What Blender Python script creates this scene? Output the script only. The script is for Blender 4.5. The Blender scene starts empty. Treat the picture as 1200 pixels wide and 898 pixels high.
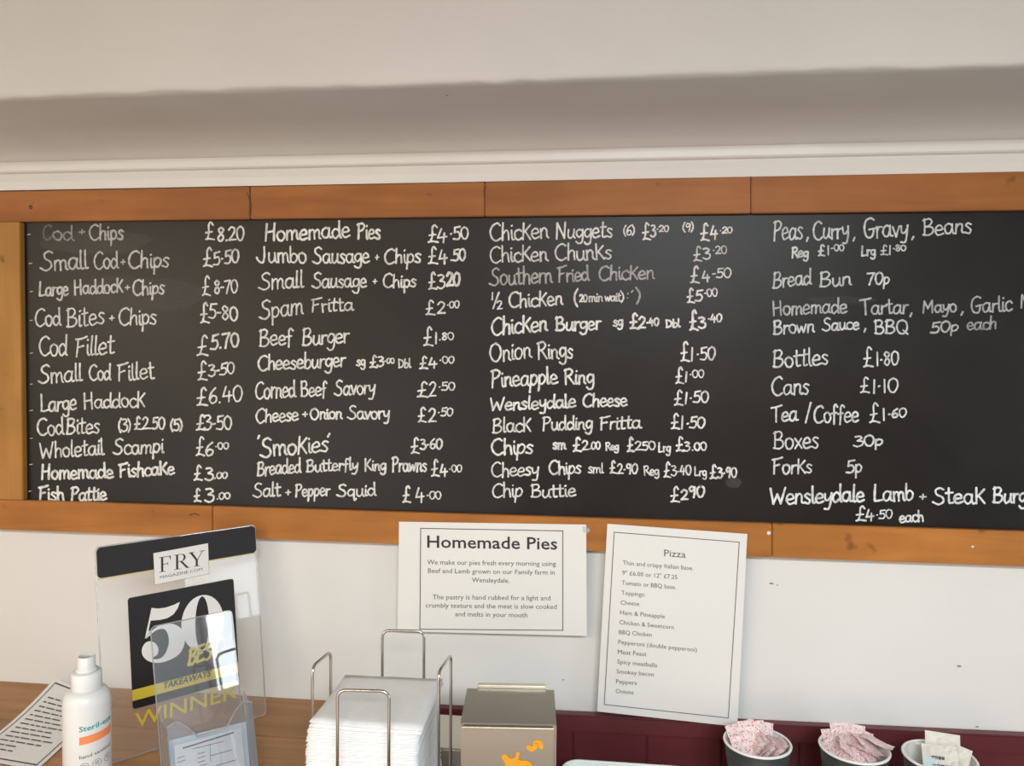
import bpy, bmesh, math, random
from math import sin, cos, radians, pi
from mathutils import Vector, Matrix

# ------------------------------------------------------------------ camera
S = bpy.context.scene
COL = S.collection
F = 900.0
EYE = Vector((0, -1.19, 1.60))
yaw, pitch, roll = radians(6.4), radians(1.75), radians(.44)
fw = Vector((-sin(yaw) * cos(pitch), cos(yaw) * cos(pitch), -sin(pitch)))
rt = Vector((cos(yaw), sin(yaw), 0))
up = rt.cross(fw)
RT = rt * cos(roll) + up * sin(roll)
UP = up * cos(roll) - rt * sin(roll)
cam = bpy.data.cameras.new('camera')
cam.sensor_fit = 'HORIZONTAL'; cam.sensor_width = 36; cam.lens = 36 * F / 1200
cam.clip_start = .02
co = bpy.data.objects.new('camera', cam); COL.objects.link(co)
M3 = Matrix((RT, UP, -fw)).transposed()
co.matrix_world = Matrix.Translation(EYE) @ M3.to_4x4()
S.camera = co

# ------------------------------------------------------------------ world, window light, exposure
w = bpy.data.worlds.new('world'); S.world = w; w.use_nodes = True
w.node_tree.nodes['Background'].inputs[0].default_value = (.75, .85, 1, 1)
w.node_tree.nodes['Background'].inputs[1].default_value = .3
vs = S.view_settings
vs.view_transform = 'Standard'; vs.look = 'None'; vs.gamma = 1; vs.use_curve_mapping = False
vs.exposure = 0.0

def area(name, loc, rot, sx, sy, power, col):
    l = bpy.data.lights.new(name, 'AREA'); l.shape = 'RECTANGLE'; l.size = sx; l.size_y = sy
    l.energy = power; l.color = col
    o = bpy.data.objects.new(name, l); COL.objects.link(o); o.location = loc; o.rotation_euler = rot
    return o
# daylight entering at the three windows of the shop (built further down)
area('shopfront_daylight', (-1.7, -3.56, .90), (radians(90), 0, 0), 1.4, 1.4, 15, (1, .90, .78))
area('side_window_daylight', (2.26, -1.21, 1.38), (radians(90), 0, radians(90)), .38, .80, 8, (.90, .97, 1))
area('left_window_daylight', (-2.46, -2.72, 1.95), (radians(90), 0, radians(-90)), 1.3, .62, 20, (1, .84, .62))

# ------------------------------------------------------------------ pixel helpers (a pixel gives a direction, a surface gives the distance)
def ray(px, py): return fw * F + RT * (px - 600) - UP * (py - 449)
def onY(px, py, Y):
    d = ray(px, py); return EYE + d * ((Y - EYE.y) / d.y)
def onZ(px, py, Z):
    d = ray(px, py); return EYE + d * ((Z - EYE.z) / d.z)
def onP(px, py, O, n):
    d = ray(px, py); return EYE + d * ((O - EYE).dot(n) / d.dot(n))

# ------------------------------------------------------------------ materials
def nodes(name):
    m = bpy.data.materials.new(name); m.use_nodes = True
    nt = m.node_tree; return m, nt, nt.nodes['Principled BSDF']
def lnk(nt, a, b): nt.links.new(a, b)
def mat(name, col, rough=.6, metal=0, var=.0, scale=8, bump=0, bscale=60, spec=.5, stretch=None, coat=0):
    m, nt, b = nodes(name)
    b.inputs['Base Color'].default_value = (*col, 1); b.inputs['Roughness'].default_value = rough
    b.inputs['Metallic'].default_value = metal; b.inputs['Specular IOR Level'].default_value = spec
    b.inputs['Coat Weight'].default_value = coat
    tc = nt.nodes.new('ShaderNodeTexCoord'); mp = nt.nodes.new('ShaderNodeMapping')
    lnk(nt, tc.outputs['Object'], mp.inputs[0])
    if stretch: mp.inputs['Scale'].default_value = stretch
    if var:
        n = nt.nodes.new('ShaderNodeTexNoise'); n.inputs['Scale'].default_value = scale; n.inputs['Detail'].default_value = 5
        lnk(nt, mp.outputs[0], n.inputs['Vector'])
        r = nt.nodes.new('ShaderNodeMapRange'); r.inputs[1].default_value = .3; r.inputs[2].default_value = .7
        r.inputs[3].default_value = 1 - var; r.inputs[4].default_value = 1 + var
        lnk(nt, n.outputs['Fac'], r.inputs[0])
        h = nt.nodes.new('ShaderNodeHueSaturation'); h.inputs['Color'].default_value = (*col, 1)
        lnk(nt, r.outputs[0], h.inputs['Value']); lnk(nt, h.outputs[0], b.inputs['Base Color'])
    if bump:
        n2 = nt.nodes.new('ShaderNodeTexNoise'); n2.inputs['Scale'].default_value = bscale; n2.inputs['Detail'].default_value = 6
        lnk(nt, mp.outputs[0], n2.inputs['Vector'])
        bp = nt.nodes.new('ShaderNodeBump'); bp.inputs['Strength'].default_value = bump; bp.inputs['Distance'].default_value = .002
        lnk(nt, n2.outputs['Fac'], bp.inputs['Height']); lnk(nt, bp.outputs[0], b.inputs['Normal'])
    return m

def wood(name, dark, light, rough=.45, axis='X', knots=True, gs=1.0):
    m, nt, b = nodes(name); b.inputs['Roughness'].default_value = rough; b.inputs['Specular IOR Level'].default_value = .25
    tc = nt.nodes.new('ShaderNodeTexCoord'); oi = nt.nodes.new('ShaderNodeObjectInfo')
    ad = nt.nodes.new('ShaderNodeVectorMath'); ad.operation = 'ADD'
    ml = nt.nodes.new('ShaderNodeVectorMath'); ml.operation = 'SCALE'; ml.inputs[0].default_value = (7, 3, 11)
    lnk(nt, oi.outputs['Random'], ml.inputs['Scale'])
    lnk(nt, tc.outputs['Object'], ad.inputs[0]); lnk(nt, ml.outputs[0], ad.inputs[1])
    mp = nt.nodes.new('ShaderNodeMapping'); lnk(nt, ad.outputs[0], mp.inputs[0])
    mp.inputs['Scale'].default_value = (2.2 * gs, 26 * gs, 26 * gs) if axis == 'X' else (26 * gs, 26 * gs, 2.2 * gs)
    n = nt.nodes.new('ShaderNodeTexNoise'); n.inputs['Scale'].default_value = 1.6; n.inputs['Detail'].default_value = 8
    n.inputs['Distortion'].default_value = .8
    lnk(nt, mp.outputs[0], n.inputs['Vector'])
    cr = nt.nodes.new('ShaderNodeValToRGB'); cr.color_ramp.elements[0].position = .28; cr.color_ramp.elements[1].position = .72
    cr.color_ramp.elements[0].color = (*dark, 1); cr.color_ramp.elements[1].color = (*light, 1)
    lnk(nt, n.outputs['Fac'], cr.inputs[0])
    last = cr.outputs[0]
    # broad tone changes and small worn dark flecks
    n2 = nt.nodes.new('ShaderNodeTexNoise'); n2.inputs['Scale'].default_value = 7; n2.inputs['Detail'].default_value = 3
    lnk(nt, ad.outputs[0], n2.inputs['Vector'])
    h = nt.nodes.new('ShaderNodeHueSaturation'); lnk(nt, last, h.inputs['Color'])
    r = nt.nodes.new('ShaderNodeMapRange'); r.inputs[1].default_value = .3; r.inputs[2].default_value = .7; r.inputs[3].default_value = .84; r.inputs[4].default_value = 1.14
    lnk(nt, n2.outputs['Fac'], r.inputs[0]); lnk(nt, r.outputs[0], h.inputs['Value'])
    last = h.outputs[0]
    if knots:
        v = nt.nodes.new('ShaderNodeTexNoise'); v.inputs['Scale'].default_value = 34; v.inputs['Detail'].default_value = 2
        lnk(nt, ad.outputs[0], v.inputs['Vector'])
        r2 = nt.nodes.new('ShaderNodeMapRange'); r2.inputs[1].default_value = .70; r2.inputs[2].default_value = .80; r2.inputs[3].default_value = 0; r2.inputs[4].default_value = .6
        lnk(nt, v.outputs['Fac'], r2.inputs[0])
        mx = nt.nodes.new('ShaderNodeMixRGB'); mx.inputs[2].default_value = (.10, .035, .012, 1)
        lnk(nt, r2.outputs[0], mx.inputs[0]); lnk(nt, last, mx.inputs[1]); last = mx.outputs[0]
    lnk(nt, last, b.inputs['Base Color'])
    bp = nt.nodes.new('ShaderNodeBump'); bp.inputs['Strength'].default_value = .15; bp.inputs['Distance'].default_value = .001
    lnk(nt, n.outputs['Fac'], bp.inputs['Height']); lnk(nt, bp.outputs[0], b.inputs['Normal'])
    return m

def clear(name, tint=(1, 1, 1), haze=.05, refl=1.0, rough=.02):
    m = bpy.data.materials.new(name); m.use_nodes = True; nt = m.node_tree; nt.nodes.clear()
    out = nt.nodes.new('ShaderNodeOutputMaterial')
    tr = nt.nodes.new('ShaderNodeBsdfTransparent'); tr.inputs[0].default_value = (*tint, 1)
    df = nt.nodes.new('ShaderNodeBsdfDiffuse'); df.inputs[0].default_value = (.85, .85, .85, 1)
    gl = nt.nodes.new('ShaderNodeBsdfGlossy'); gl.inputs['Roughness'].default_value = rough
    fr = nt.nodes.new('ShaderNodeFresnel'); fr.inputs[0].default_value = 1.49
    m1 = nt.nodes.new('ShaderNodeMixShader'); m1.inputs[0].default_value = haze
    lnk(nt, tr.outputs[0], m1.inputs[1]); lnk(nt, df.outputs[0], m1.inputs[2])
    mu = nt.nodes.new('ShaderNodeMath'); mu.operation = 'MULTIPLY'; mu.inputs[1].default_value = refl
    lnk(nt, fr.outputs[0], mu.inputs[0])
    m2 = nt.nodes.new('ShaderNodeMixShader'); lnk(nt, mu.outputs[0], m2.inputs[0])
    lnk(nt, m1.outputs[0], m2.inputs[1]); lnk(nt, gl.outputs[0], m2.inputs[2]); lnk(nt, m2.outputs[0], out.inputs[0])
    return m

def chalk_material():
    m, nt, b = nodes('chalk_pen'); b.inputs['Roughness'].default_value = .9; b.inputs['Specular IOR Level'].default_value = .1
    oi = nt.nodes.new('ShaderNodeObjectInfo'); lnk(nt, oi.outputs['Color'], b.inputs['Base Color'])
    tc = nt.nodes.new('ShaderNodeTexCoord')
    n = nt.nodes.new('ShaderNodeTexNoise'); n.inputs['Scale'].default_value = 90; n.inputs['Detail'].default_value = 4
    lnk(nt, tc.outputs['Object'], n.inputs['Vector'])
    r = nt.nodes.new('ShaderNodeMapRange'); r.inputs[1].default_value = .32; r.inputs[2].default_value = .6; r.inputs[3].default_value = .62; r.inputs[4].default_value = 1.0
    lnk(nt, n.outputs['Fac'], r.inputs[0])
    mu = nt.nodes.new('ShaderNodeMath'); mu.operation = 'MULTIPLY'; lnk(nt, r.outputs[0], mu.inputs[0]); lnk(nt, oi.outputs['Alpha'], mu.inputs[1])
    lnk(nt, mu.outputs[0], b.inputs['Alpha'])
    return m

def board_material():
    m, nt, b = nodes('blackboard'); b.inputs['Roughness'].default_value = .36; b.inputs['Specular IOR Level'].default_value = .34
    tc = nt.nodes.new('ShaderNodeTexCoord')
    n = nt.nodes.new('ShaderNodeTexNoise'); n.inputs['Scale'].default_value = 5; n.inputs['Detail'].default_value = 7; n.inputs['Distortion'].default_value = 1
    lnk(nt, tc.outputs['Object'], n.inputs['Vector'])
    cr = nt.nodes.new('ShaderNodeValToRGB'); cr.color_ramp.elements[0].position = .35; cr.color_ramp.elements[1].position = .8
    cr.color_ramp.elements[0].color = (.0075, .0062, .0056, 1); cr.color_ramp.elements[1].color = (.017, .0145, .013, 1)
    lnk(nt, n.outputs['Fac'], cr.inputs[0]); lnk(nt, cr.outputs[0], b.inputs['Base Color'])
    return m

def speckle_material():
    m, nt, b = nodes('sachet_print'); b.inputs['Roughness'].default_value = .45
    tc = nt.nodes.new('ShaderNodeTexCoord')
    v = nt.nodes.new('ShaderNodeTexVoronoi'); v.inputs['Scale'].default_value = 330
    lnk(nt, tc.outputs['Object'], v.inputs['Vector'])
    r = nt.nodes.new('ShaderNodeMapRange'); r.inputs[1].default_value = .26; r.inputs[2].default_value = .40; r.inputs[3].default_value = 1; r.inputs[4].default_value = 0
    lnk(nt, v.outputs['Distance'], r.inputs[0])
    sp = nt.nodes.new('ShaderNodeSeparateColor'); lnk(nt, v.outputs['Color'], sp.inputs[0])
    g = nt.nodes.new('ShaderNodeMath'); g.operation = 'GREATER_THAN'; g.inputs[1].default_value = .30; lnk(nt, sp.outputs[0], g.inputs[0])
    mu = nt.nodes.new('ShaderNodeMath'); mu.operation = 'MULTIPLY'; lnk(nt, r.outputs[0], mu.inputs[0]); lnk(nt, g.outputs[0], mu.inputs[1])
    mx = nt.nodes.new('ShaderNodeMixRGB'); mx.inputs[1].default_value = (.80, .66, .67, 1); mx.inputs[2].default_value = (.52, .10, .14, 1)
    lnk(nt, mu.outputs[0], mx.inputs[0]); lnk(nt, mx.outputs[0], b.inputs['Base Color'])
    return m

M = dict(
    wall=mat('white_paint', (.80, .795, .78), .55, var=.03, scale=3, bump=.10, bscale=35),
    bluewall=mat('pale_blue_paint', (.50, .60, .70), .6, var=.03, scale=3),
    backwall=mat('warm_brown_paint', (.30, .19, .14), .7, var=.05, scale=3),
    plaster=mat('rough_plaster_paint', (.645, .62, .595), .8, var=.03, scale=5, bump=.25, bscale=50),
    ceil=mat('ceiling_boards', (.42, .39, .35), .7, var=.05),
    gloss=mat('white_gloss_paint', (.77, .745, .71), .35, var=.02, scale=6, bump=.05, bscale=30),
    maroon=mat('maroon_gloss_paint', (.125, .022, .027), .42, var=.12, scale=14, bump=.12, bscale=40),
    floor=mat('floor_vinyl', (.50, .45, .40), .5, var=.1),
    frame=wood('oak_frame', (.29, .102, .027), (.385, .145, .040)),  # top rails: redder wood, partly the dimmer light up there put into the colour
    frame_v=wood('oak_frame_upright', (.36, .165, .038), (.48, .235, .058), axis='Z'),
    frame_b=wood('oak_frame_bottom_lit', (.38, .138, .030), (.50, .200, .046)),  # bottom rails: golden wood, partly the stronger light put into the colour
    counter=wood('counter_wood', (.33, .172, .076), (.46, .245, .112), rough=.55, knots=False),
    chalk=chalk_material(), board=board_material(),
    paper=mat('white_paper', (.83, .82, .80), .5, var=.015, scale=6),
    ink=mat('black_ink', (.035, .03, .035), .7),
    greyink=mat('grey_ink', (.10, .095, .10), .7),
    napkin=mat('napkin_tissue', (.87, .88, .89), .9, var=.02, scale=30, bump=.35, bscale=260),
    steel=mat('brushed_steel', (.60, .55, .47), .34, metal=1, var=.05, scale=7, bump=.06, bscale=60, stretch=(.2, 1, 6)),
    reflsteel=mat('steel_lid_dark_reflection', (.36, .335, .29), .45, metal=1, var=.05, scale=7, stretch=(.2, 1, 6)),  # lid colour darkened to stand for the dark reflection on its top
    darksteel=mat('dark_steel_edge', (.09, .08, .07), .45, metal=.6),
    chrome=mat('chrome_wire', (.62, .59, .56), .22, metal=1),
    black=mat('sign_black_print', (.022, .019, .020), .42, spec=.25),
    white=mat('white_print', (.84, .82, .79), .4),
    yellow=mat('yellow_print', (.70, .56, .05), .4),
    gold=mat('pale_gold_print', (.62, .50, .20), .4),
    acrylic=clear('clear_acrylic', haze=.07, refl=.6),
    acrylic_edge=clear('clear_acrylic_edge', tint=(.92, .92, .9), haze=.30, refl=1.0),
    holder=clear('clear_holder_acrylic', tint=(.97, .98, 1), haze=.06, refl=1.8),
    plastic=mat('white_plastic', (.76, .76, .75), .38),
    bottle=mat('white_bottle_plastic', (.74, .735, .725), .35),
    teal=mat('teal_print', (.01, .30, .29), .5), orange=mat('orange_print', (.85, .26, .09), .5),
    orangesticker=mat('orange_sticker', (.88, .36, .015), .5),
    cup=mat('charcoal_card', (.030, .031, .033), .55, var=.08, scale=20),
    cupin=mat('cup_white_lining', (.84, .84, .82), .45),
    sachet=speckle_material(),
    sachet_white=mat('white_sachet_paper', (.70, .68, .62), .5, var=.05, scale=60, bump=.2, bscale=120),
    paleblue=mat('pale_blue_print', (.62, .72, .78), .5),
    mint=mat('mint_white_plastic', (.80, .86, .83), .35),
    leaflet=mat('leaflet_paper', (.66, .73, .80), .5),
    redink=mat('red_ink', (.5, .12, .14), .7),
    glass=clear('window_glass', haze=.0, refl=.6),
    lower=mat('dark_laminate', (.10, .045, .035), .4, var=.1, scale=10),
    screw=mat('screw_head', (.10, .085, .07), .4, metal=.8),
    scuff=mat('grey_scuff', (.30, .28, .26), .8),
    tape=clear('clear_tape', haze=.25, refl=.8, rough=.2),
)

# ------------------------------------------------------------------ object helpers
def link(name, me, m=None, parent=None, smooth=False):
    o = bpy.data.objects.new(name, me); COL.objects.link(o)
    if m is not None:
        me.materials.clear(); me.materials.append(M[m])
    if parent is not None: o.parent = parent
    if smooth:
        for p in me.polygons: p.use_smooth = True
    return o
def from_bm(name, bm, m=None, parent=None, smooth=False):
    me = bpy.data.meshes.new(name); bm.normal_update(); bm.to_mesh(me); bm.free()
    return link(name, me, m, parent, smooth)
def tag(o, label, cat, group=None):
    o['label'] = label; o['category'] = cat
    if group: o['group'] = group
    return o
def struct(o, label=None, cat=None):
    o['kind'] = 'structure'
    if label: o['label'] = label
    if cat: o['category'] = cat
    return o
def empty(name, loc=(0, 0, 0)):
    o = bpy.data.objects.new(name, None); COL.objects.link(o); o.location = loc; o.empty_display_size = .02
    return o
def kid(name, bm, m, root, smooth=False, label=None):
    """mesh in world coordinates parented to a thing whose empty may stand anywhere"""
    o = from_bm(name, bm, m, None, smooth)
    off = Vector((0, 0, 0)); r = root
    while r is not None: off += r.location; r = r.parent
    o.data.transform(Matrix.Translation(-off)); o.parent = root
    if label: o['label'] = label
    return o
def box(bm, x0, x1, y0, y1, z0, z1, bev=0):
    r = bmesh.ops.create_cube(bm, size=1)
    for v in r['verts']:
        v.co = Vector(((x0 + x1) / 2 + v.co.x * (x1 - x0), (y0 + y1) / 2 + v.co.y * (y1 - y0), (z0 + z1) / 2 + v.co.z * (z1 - z0)))
    if bev:
        es = list({e for v in r['verts'] for e in v.link_edges})
        bmesh.ops.bevel(bm, geom=es, offset=bev, segments=2, affect='EDGES')
def prism(bm, pts, vec, bev=0):
    """polygon pts (front) extruded by vec"""
    a = [bm.verts.new(p) for p in pts]; b = [bm.verts.new(Vector(p) + Vector(vec)) for p in pts]
    n = len(pts)
    fs = [bm.faces.new(a), bm.faces.new(b[::-1])]
    for i in range(n): fs.append(bm.faces.new((a[i], b[i], b[(i + 1) % n], a[(i + 1) % n])))
    bmesh.ops.recalc_face_normals(bm, faces=fs)
    if bev:
        es = list({e for f in fs for e in f.edges})
        bmesh.ops.bevel(bm, geom=es, offset=bev, segments=2, affect='EDGES')
def tube(bm, pts, r, n=10, closed=False):
    pts = [Vector(p) for p in pts]; rings = []; N = len(pts)
    pn = None
    for i, p in enumerate(pts):
        if closed: t = pts[(i + 1) % N] - pts[i - 1]
        else: t = pts[min(i + 1, N - 1)] - pts[max(i - 1, 0)]
        t.normalize()
        if pn is None:
            pn = t.orthogonal().normalized()
        pn = (pn - t * pn.dot(t)).normalized(); bn = t.cross(pn)
        rings.append([bm.verts.new(p + (pn * cos(2 * pi * k / n) + bn * sin(2 * pi * k / n)) * r) for k in range(n)])
    for i in range(N if closed else N - 1):
        A, B = rings[i], rings[(i + 1) % N]
        for k in range(n): bm.faces.new((A[k], A[(k + 1) % n], B[(k + 1) % n], B[k]))
    if not closed:
        bm.faces.new(rings[0][::-1]); bm.faces.new(rings[-1])
def lathe(bm, prof, c, n=40, cap0=False, cap1=False):
    rings = []
    for r, z in prof:
        rings.append([bm.verts.new((c[0] + r * cos(2 * pi * k / n), c[1] + r * sin(2 * pi * k / n), c[2] + z)) for k in range(n)])
    for A, B in zip(rings, rings[1:]):
        for k in range(n): bm.faces.new((A[k], A[(k + 1) % n], B[(k + 1) % n], B[k]))
    if cap0: bm.faces.new(rings[0][::-1])
    if cap1: bm.faces.new(rings[-1])
def catmull(pts, seg=5, closed=False):
    P = [Vector(p) for p in pts]
    if len(P) < 3: 
        return [P[0].lerp(P[-1], i / 3) for i in range(4)]
    out = []; N = len(P)
    for i in range(N if closed else N - 1):
        p1, p2 = P[i], P[(i + 1) % N]
        p0 = P[i - 1] if (i > 0 or closed) else p1 * 2 - p2
        p3 = P[(i + 2) % N] if (i + 2 < N or closed) else p2 * 2 - p1
        for s in range(seg):
            t = s / seg
            out.append(.5 * ((2 * p1) + (p2 - p0) * t + (2 * p0 - 5 * p1 + 4 * p2 - p3) * t * t + (3 * p1 - p0 - 3 * p2 + p3) * t ** 3))
    if not closed: out.append(P[-1])
    return out

# ------------------------------------------------------------------ the room
XL, XR, YB, ZC = -2.5, 2.3, -3.6, 2.75
bm = bmesh.new(); box(bm, XL - .1, XR + .1, YB - .1, .1, -.1, 0)
struct(from_bm('floor', bm, 'floor'), 'vinyl floor of the takeaway', 'floor')
bm = bmesh.new(); box(bm, XL - .1, XR + .1, YB - .1, .1, ZC, ZC + .1)
struct(from_bm('ceiling', bm, 'ceil'), 'white plaster ceiling', 'ceiling')
bm = bmesh.new(); box(bm, XL - .1, XR + .1, 0, .1, 0, ZC)
wf = struct(from_bm('wall_front', bm, 'wall'), 'white painted wall behind the menu board', 'wall')
def wall_hole(name, axis, pos, out, a0, a1, h0, h1, lo, hi):
    bm = bmesh.new()
    for (p0, p1, q0, q1) in ((lo, a0, 0, ZC), (a1, hi, 0, ZC), (a0, a1, 0, h0), (a0, a1, h1, ZC)):
        if axis == 'Y': box(bm, p0, p1, min(pos, pos + out), max(pos, pos + out), q0, q1)
        else: box(bm, min(pos, pos + out), max(pos, pos + out), p0, p1, q0, q1)
    struct(from_bm(name, bm, 'bluewall' if name == 'wall_right' else 'backwall' if name == 'wall_back' else 'wall'), ('pale blue painted ' if name == 'wall_right' else 'warm brown painted ' if name == 'wall_back' else 'white painted ') + name.split('_')[1] + ' side wall of the shop', 'wall')
def window(name, axis, pos, out, a0, a1, h0, h1, bars):
    root = empty(name); struct(root, {'window_1': 'wide shopfront window', 'window_2': 'small side window', 'window_3': 'warm lit side window'}[name], 'window')
    def b(p0, p1, q0, q1, d0, d1, nm, m):
        bm = bmesh.new(); y0, y1 = sorted((pos + out * d0, pos + out * d1))
        if axis == 'Y': box(bm, p0, p1, y0, y1, q0, q1)
        else: box(bm, y0, y1, p0, p1, q0, q1)
        kid(nm, bm, m, root)
    t = .05
    b(a0, a1, h0, h0 + t, .3, .8, 'frame_bar', 'gloss'); b(a0, a1, h1 - t, h1, .3, .8, 'frame_bar', 'gloss')
    b(a0, a0 + t, h0 + t, h1 - t, .3, .8, 'frame_bar', 'gloss'); b(a1 - t, a1, h0 + t, h1 - t, .3, .8, 'frame_bar', 'gloss')
    for i in range(1, bars):
        c = a0 + (a1 - a0) * i / bars; b(c - t / 2, c + t / 2, h0 + t, h1 - t, .3, .8, 'frame_bar', 'gloss')
    b(a0 + t, a1 - t, h0 + t, h1 - t, .5, .56, 'pane', 'glass')
wall_hole('wall_back', 'Y', YB, -.1, -2.42, -.98, .15, 1.65, XL, XR); window('window_1', 'Y', YB, -.1, -2.42, -.98, .15, 1.65, 3)
wall_hole('wall_right', 'X', XR, .1, -1.46, -.96, .92, 1.85, YB, 0); window('window_2', 'X', XR, .1, -1.46, -.96, .92, 1.85, 1)
wall_hole('wall_left', 'X', XL, -.1, -3.42, -2.0, 1.6, 2.3, YB, 0); window('window_3', 'X', XL, -.1, -3.42, -2.0, 1.6, 2.3, 2)

# bulkhead over the board: front face, soffit with a coved inner corner, hand-worn arris
ZS = 1.9446; YF = -.238; YW = -.031
random.seed(4)
bm = bmesh.new()
prof = [(0, ZC - .001), (YF, ZC - .001)]
for z in (2.3, 2.1, 2.0): prof.append((YF, z))
prof += [(YF, ZS + .012), (YF + .0012, ZS + .004), (YF + .005, ZS + .0004), (YF + .02, ZS)]
prof += [(YW - .085, ZS - .0005)]
for k in range(1, 8):
    a = k / 7 * pi / 2; prof.append((YW - .085 + .085 * sin(a), ZS - .0005 - .026 * (1 - cos(a))))
prof.append((YW, ZS - .03)); prof.append((0, ZS - .03))
NX = 170; cols = []
for i in range(NX + 1):
    x = XL + .002 + (XR - XL - .004) * i / NX
    j = random.uniform(-1, 1); row = []
    for k, (y, z) in enumerate(prof):
        if 5 <= k <= 7: z += .0014 * j + .0012 * sin(x * 9); y += .001 * random.uniform(-1, 1)
        row.append(bm.verts.new((x, y, z)))
    cols.append(row)
for A, B in zip(cols, cols[1:]):
    for k in range(len(prof) - 1): bm.faces.new((A[k], A[k + 1], B[k + 1], B[k]))
bm.faces.new(cols[0]); bm.faces.new(cols[-1][::-1])
bmesh.ops.recalc_face_normals(bm, faces=bm.faces[:])
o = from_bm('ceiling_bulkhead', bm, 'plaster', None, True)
struct(o, 'boxed white plaster bulkhead with shaded underside above the menu board', 'bulkhead')
bm = bmesh.new(); p = onZ(524, 112, ZS - .0007); bmesh.ops.create_circle(bm, cap_ends=True, radius=.0022, segments=8, matrix=Matrix.Translation(p))
kid('speck', bm, 'scuff', o)

# two white mouldings between bulkhead and board
def strip_z(px, py, Y): return onY(px, py, Y).z
bm = bmesh.new()
z1 = strip_z(600, 189.5, YW)
pts = [(XL, 0, ZS - .0302), (XL, YW, ZS - .0302), (XL, YW, z1 + .002), (XL, YW + .002, z1), (XL, 0, z1)]
prism(bm, pts, (XR - XL, 0, 0))
struct(from_bm('trim_1', bm, 'gloss'), 'upper white moulding under the bulkhead', 'moulding')
bm = bmesh.new()
zb = strip_z(600, 212.5, -.02)
z2 = z1
pts = [(XL, 0, z2), (XL, -.021, z2), (XL, -.0235, z2 - .010), (XL, -.0245, z2 - .014), (XL, -.0205, zb + .0002), (XL, 0, zb + .0002)]
prism(bm, pts, (XR - XL, 0, 0))
struct(from_bm('trim_2', bm, 'gloss'), 'lower white moulding along the top of the menu board', 'moulding')

# two unseen panel lamps, added to brighten the lower wall and counter
ZP = 2.30
for lx, lab, lcol, lp in ((-1.1, 'added unseen panel lamp nearer the left window', (1, .86, .68), 22), (.42, 'added unseen panel lamp nearer the right window', (.88, .97, 1), 82)):
    lr = empty('added_lamp', (lx, -2.4, ZC)); tag(lr, lab, 'lamp')
    bm = bmesh.new()
    for q in ((lx - .62, lx + .62, -2.72, -2.70), (lx - .62, lx + .62, -2.10, -2.08), (lx - .62, lx - .60, -2.70, -2.10), (lx + .60, lx + .62, -2.70, -2.10)): box(bm, *q, ZP, ZP + .05)
    kid('housing', bm, 'gloss', lr)
    bm = bmesh.new(); box(bm, lx - .60, lx + .60, -2.70, -2.10, ZP + .02, ZP + .05); kid('diffuser', bm, 'plastic', lr)
    for sx in (-.5, .5):
        bm = bmesh.new(); tube(bm, [(lx + sx, -2.4, ZP + .05), (lx + sx, -2.4, ZC)], .006, 8); kid('rod', bm, 'chrome', lr)
    area('added_lamp_light', (lx, -2.4, ZP + .012), (0, 0, 0), 1.15, .55, lp, lcol)

# maroon tongue-and-groove dado with cap rail (its own boards), brown at the raised counter
def dado_z(x): return 1.0526 + .0117 * x
droot = empty('trim_3', (0, 0, 0)); struct(droot, 'maroon painted tongue and groove dado panelling', 'panelling')
def slab_strip(x0, x1, y0, y1, za, zb_, bev=0):
    bm = bmesh.new()
    prism(bm, [(x0, y0, za(x0)), (x1, y0, za(x1)), (x1, y0, zb_(x1)), (x0, y0, zb_(x0))], (0, y1 - y0, 0), bev)
    return bm
kid('backing', slab_strip(-.371, XR - .004, -.006, 0, lambda q: .0, lambda q: dado_z(q) - .021), 'maroon', droot)
x = -.372
random.seed(2)
while x < XR - .02:
    x1 = min(x + .113, XR - .005)
    kid('board', slab_strip(x + .0012, x1 - .0012, -.012 + random.uniform(-.0005, .0005), 0, lambda q: .0, lambda q: dado_z(q) - .02, .002), 'maroon', droot)
    x = x1
kid('cap_rail', slab_strip(-.371, XR, -.0185, 0, lambda q: dado_z(q) - .027, lambda q: dado_z(q) , .0025), 'maroon', droot)
# small marks on the wall
for (px, py, r) in ((904, 684, .0022), (911, 686, .0012), (1124, 781, .0022), (1145, 852, .0016), (660, 797, .0014)):
    bm = bmesh.new(); bmesh.ops.create_circle(bm, cap_ends=True, radius=r, segments=7)
    for v in bm.verts: v.co = Vector((v.co.x * 1.6, 0, v.co.y * .7)) + onY(px, py, -.0006)
    kid('scuff_mark', bm, 'scuff', wf)

# ------------------------------------------------------------------ hand-lettered menu board
YFR, YPN = -.022, -.012
broot = empty('menu_board', onY(600, 440, 0)); broot.location.y = 0
tag(broot, 'long framed blackboard menu with handwritten chalk prices on the wall', 'menu board')
ft = lambda x: 224.5 - .0197 * x          # frame outer top in the photograph
it = lambda x: 259.9 - .0117 * x          # blackboard top
ib = lambda x: 585.9 + .0311 * x          # blackboard bottom
fb = lambda x: 620.8 + .0362 * x
XEND = 1420
def quad(pts, Y): return [onY(px, py, Y) for px, py in pts]
bm = bmesh.new()
prism(bm, quad([(15, it(15) - 4), (XEND - 20, it(XEND - 20) - 4), (XEND - 20, ib(XEND - 20) + 4), (15, ib(15) + 4)], YPN), (0, .0115, 0))
panel = kid('blackboard_panel', bm, 'board', broot)
def plank(pts, m, name='frame_plank'):
    bm = bmesh.new(); q = quad(pts, YFR); prism(bm, q, (0, -YFR - .0005, 0), .0011)
    return kid(name, bm, m, broot)
g = .35
tops = [-14, 293, 568, 880, XEND + 15]
for a, b in zip(tops, tops[1:]): plank([(a + g, ft(a)), (b - g, ft(b)), (b - g, it(b)), (a + g, it(a))], 'frame')
bots = [-14, 249, 905, XEND + 15]
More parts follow.
